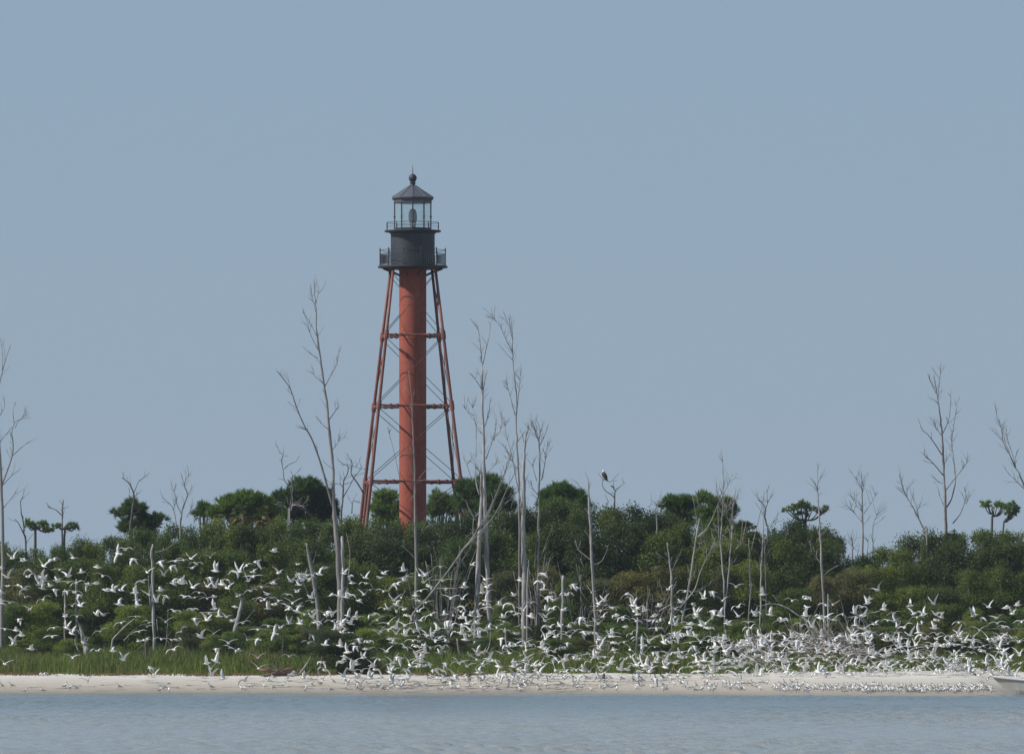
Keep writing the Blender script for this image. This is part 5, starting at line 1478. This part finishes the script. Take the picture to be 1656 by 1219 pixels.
for (px, py, code) in BLIST:
    lo = 404.0
    D = rb.uniform(402, 427) if py < 1062 else rb.uniform(402, 412)
    if py > 1085:
        D = rb.uniform(398, 407)
    if px > 1595 and py > 1060:
        D = rb.uniform(385, 410)
    yaw = {'V': rb.choice([90, -90, 60, -40]) + rb.normal() * 25, 'A': rb.choice([90, -90, 70, -60]) + rb.normal() * 25, 'L': rb.choice([90, -90]) + rb.normal() * 14,
           'S': rb.normal() * 42, 'D': rb.normal() * 35, 'G': rb.normal() * 35, 'B': rb.normal() * 20}[code]
    if code in 'SDG' and rb.random() < 0.13:
        yaw += 180
    roll = rb.normal() * {'V': 14, 'A': 14, 'L': 7, 'S': 12, 'D': 15, 'G': 15, 'B': 6}[code] + (75 if code == 'B' else 0)
    pitch = rb.normal() * 8 + (8 if code in 'SV' else 0)
    x = X(px, D)
    z = max(Z(py, D), gz(x, D) + 0.22)
    k = int(rb.integers(len(POSES[code])))
    sc = rb.uniform(0.86, 1.18)
    size = {'V': 1.0, 'A': 1.0, 'L': 1.05, 'S': 0.9, 'D': 0.85, 'G': 0.5, 'B': 1.0}[code] * sc * F / D * (0.86 if py > 1075 else 1)
    M4 = Matrix.Translation((x, D, z)) @ Euler((math.radians(roll), math.radians(pitch), math.radians(yaw)), 'XYZ').to_matrix().to_4x4() @ Matrix.Scale(sc, 4)
    items.append([size, px, py, code, k, M4, yaw])
order = sorted(range(len(items)), key=lambda i: -items[i][0])
NIND = 300
solo, rest = [items[i] for i in order[:NIND]], [items[i] for i in order[NIND:]]
groups = {}
for it in solo:
    lr = place_words(it[1])
    zone = 'over the sand' if it[2] > 1080 else ('over the grass' if it[2] > 1040 else '')
    groups.setdefault((it[3], lr, zone), []).append(it)
MESH = {k: mb.mesh('tern', BIRD_MATS, smooth=True) for k, mb in PM.items()}
for (code, lr, zone), lst in groups.items():
    lst.sort(key=lambda t: t[2])
    for j, it in enumerate(lst):
        o = bpy.data.objects.new('tern', MESH[(code, it[4])])
        COL.objects.link(o)
        o.matrix_world = it[5]
        lb = 'white tern ' + POSEW[code] + ' ' + (zone + ', ' if zone else '') + lr
        if len(lst) > 1:
            lb += ', ' + (NUM.get(j + 1, 'lower') if len(lst) > 2 else ('upper of two' if j == 0 else 'lower of two'))
        w = lb.split()
        if len(w) > 16:
            lb = lb.replace('white tern', 'tern').replace('seen side on with', 'side on,').replace('just ', '')
        if len(lb.split()) > 16:
            lb = lb.replace(' the ', ' ')
        tag(o, lb, 'tern', 'white terns taking off from the beach')


# everything else of the flock (smaller and standing birds) as one mass
def xform(mb, Mx):
    A = np.array(Mx)
    V = np.concatenate(mb.v)
    return V @ A[:3, :3].T + A[:3, 3]


stand = MB()
a8 = np.arange(7) * 2 * math.pi / 7
rings = [np.stack([x + 0 * a8, r * np.cos(a8), z + r * np.sin(a8) * 1.05], 1) for x, r, z in ((-0.125, 0.012, 0.285), (-0.105, 0.036, 0.285), (-0.075, 0.040, 0.272), (-0.055, 0.045, 0.235), (-0.01, 0.068, 0.185), (0.07, 0.055, 0.150), (0.16, 0.026, 0.120), (0.23, 0.006, 0.100))]
loft(stand, rings, 0)
for s in (-1, 1):
    w = [np.array((x, s * y, z)) + np.array(((0, 0, h), (0, s * 0.012, 0), (0, 0, -h))) for x, y, z, h in ((-0.045, 0.040, 0.215, 0.02), (0.04, 0.058, 0.180, 0.045), (0.15, 0.040, 0.140, 0.028), (0.30, 0.012, 0.105, 0.004))]
    loft(stand, w, 6)
    stand.bar((0.02, s * 0.022, 0.0), (0.02, s * 0.022, 0.13), 0.006, 4, 5)
loft(stand, [np.stack([x + 0 * a8, r * np.cos(a8), z + r * np.sin(a8)], 1) for x, r, z in ((-0.118, 0.016, 0.296), (-0.098, 0.034, 0.302), (-0.065, 0.030, 0.300))], 3)
b4 = np.array(((0, 1, 0), (0, 0, 1), (0, -1, 0), (0, 0, -1.0)))
loft(stand, [np.array((-0.122, 0, 0.285)) + b4 * 0.012, np.array((-0.19, 0, 0.275)) + b4 * 0.003], 4)
flock = MB()


def merge(dst, mb, Mx):
    V = xform(mb, Mx)
    n0 = dst.n
    dst.v.append(V)
    dst.n += len(V)
    for f, mi in mb.f:
        dst.f.append((f + n0, mi))


for it in rest:
    merge(flock, PM[(it[3], it[4])], it[5])
ns = 0
for (pa, pb, ya, yb, cnt) in ((0, 430, 1112, 1121, 18), (430, 720, 1098, 1119, 46), (720, 1120, 1096, 1119, 110), (1120, 1300, 1106, 1120, 70), (1260, 1420, 1112, 1121, 90), (1400, 1605, 1112, 1122, 150)):
    for i in range(cnt):
        px = rb.uniform(pa, pb)
        py = rb.uniform(ya, yb)
        # ground point seen at this pixel: march along the ray
        D = 360.0
        while D < 414 and Z(py, D) > max(0.0, gz(X(px, D), D)) - 0.01:
            D += 0.25
        x = X(px, D)
        g = max(gz(x, D), -0.05)
        merge(flock, stand, Matrix.Translation((x, D, g - 0.005)) @ Euler((0, rb.normal() * 0.08, rb.normal() * 0.7 + (math.pi if rb.random() < 0.35 else 0))).to_matrix().to_4x4() @ Matrix.Scale(rb.uniform(0.80, 1.05), 4))
fo = flock.build('tern_flock', BIRD_MATS + [mantle_p], smooth=True)
tag(fo, 'remaining mass of small white terns flying low and standing along the waterline', 'terns', kind='stuff')

# darker winged birds against the sand
DM = {k: mb.mesh('skimmer', SKIM_MATS, smooth=True) for k, mb in PM.items() if k[0] in 'VASL'}
seen = {}
for j, (px, py, code, wd) in enumerate(DARK):
    D = rb.uniform(398, 408) if px < 1560 else rb.uniform(380, 400)
    o = bpy.data.objects.new('skimmer', DM[(code, j % len(POSES[code]))])
    COL.objects.link(o)
    x = X(px, D)
    o.matrix_world = Matrix.Translation((x, D, max(Z(py, D), gz(x, D) + 0.2))) @ Euler((rb.normal() * 0.25, rb.normal() * 0.15, rb.normal() * 0.6 + (1.4 if code in 'VA' else 0))).to_matrix().to_4x4() @ Matrix.Scale(1.0, 4)
    tag(o, wd, 'skimmer', 'dark winged birds low over the sand')


# ------------------------------------------------------------------ eagle on its perch
def eagle():
    D = 445.0
    c = P(977.5, 769.0, D)
    o_mats = [plain('dark brown feathers', (0.022, 0.019, 0.020), 0.8, 0.2, 8), plain('white head feathers', (0.72, 0.72, 0.70), 0.8, 0.05, 8), plain('yellow bill', (0.6, 0.4, 0.05), 0.5, 0.1, 8)]
    mb = MB()
    a = np.arange(10) * 2 * math.pi / 10
    # upright body, leaning a little to the right (head up-left, tail down-right)
    sec = [(0.165, -0.33, 0.030, 0.02), (0.13, -0.25, 0.055, 0.04), (0.085, -0.17, 0.105, 0.10), (0.035, -0.06, 0.145, 0.14), (-0.01, 0.06, 0.150, 0.15), (-0.035, 0.15, 0.115, 0.12), (-0.045, 0.20, 0.080, 0.09)]
    loft(mb, [np.stack([x + r * np.cos(a), r2 * np.sin(a), z + 0 * a], 1) for x, z, r, r2 in sec], 0)
    hd = [(-0.045, 0.195, 0.082, 0.085), (-0.055, 0.245, 0.085, 0.085), (-0.065, 0.295, 0.075, 0.07), (-0.065, 0.330, 0.035, 0.035)]
    loft(mb, [np.stack([x + r * np.cos(a), r2 * np.sin(a), z + 0 * a], 1) for x, z, r, r2 in hd], 1)
    b4 = np.array(((0, 1, 0), (0, 0, 1), (0, -1, 0), (0, 0, -1.0)))
    loft(mb, [np.array((-0.125, 0, 0.272)) + b4 * 0.030, np.array((-0.17, 0, 0.265)) + b4 * 0.020, np.array((-0.195, 0, 0.240)) + b4 * 0.005], 2)
    for s in (-1, 1):
        w = [np.array((x, s * y, z)) + np.array(((h, 0, 0), (0, s * 0.03, 0), (-h, 0, 0))) for x, y, z, h in ((-0.02, 0.12, 0.16, 0.07), (0.03, 0.15, 0.02, 0.12), (0.09, 0.12, -0.15, 0.10), (0.17, 0.05, -0.30, 0.03))]
        loft(mb, w, 0)
        mb.bar((-0.03, s * 0.05, -0.10), (-0.045, s * 0.05, -0.24), 0.03, 6, 2)
    o = mb.build('eagle', o_mats, off=(0, 0, 0), smooth=True)
    o.location = c
    tag(o, 'dark eagle with a white head perched on the crooked dead treetop', 'eagle')


eagle()


# ------------------------------------------------------------------ hazy air
m_h = bpy.data.materials.new('summer haze')
m_h.use_nodes = True
nt = m_h.node_tree
for nd in list(nt.nodes):
    if nd.type == 'BSDF_PRINCIPLED':
        nt.nodes.remove(nd)
vol = nt.nodes.new('ShaderNodeVolumePrincipled')
vol.inputs['Color'].default_value = (0.80, 0.88, 1.0, 1)
vol.inputs['Density'].default_value = HAZE
vol.inputs['Anisotropy'].default_value = 0.2
nt.links.new(vol.outputs[0], [x for x in nt.nodes if x.type == 'OUTPUT_MATERIAL'][0].inputs['Volume'])
hz = MB().box((0, 500, 20.5), (6200, 5200, 49)).build('haze', m_h)
tag(hz, 'thin summer haze over the water and the island', 'haze', kind='stuff')
for o in SC.objects:
    if o.get('label') and len(o['label'].split()) > 16:
        print('LONG', o.name, o['label'])
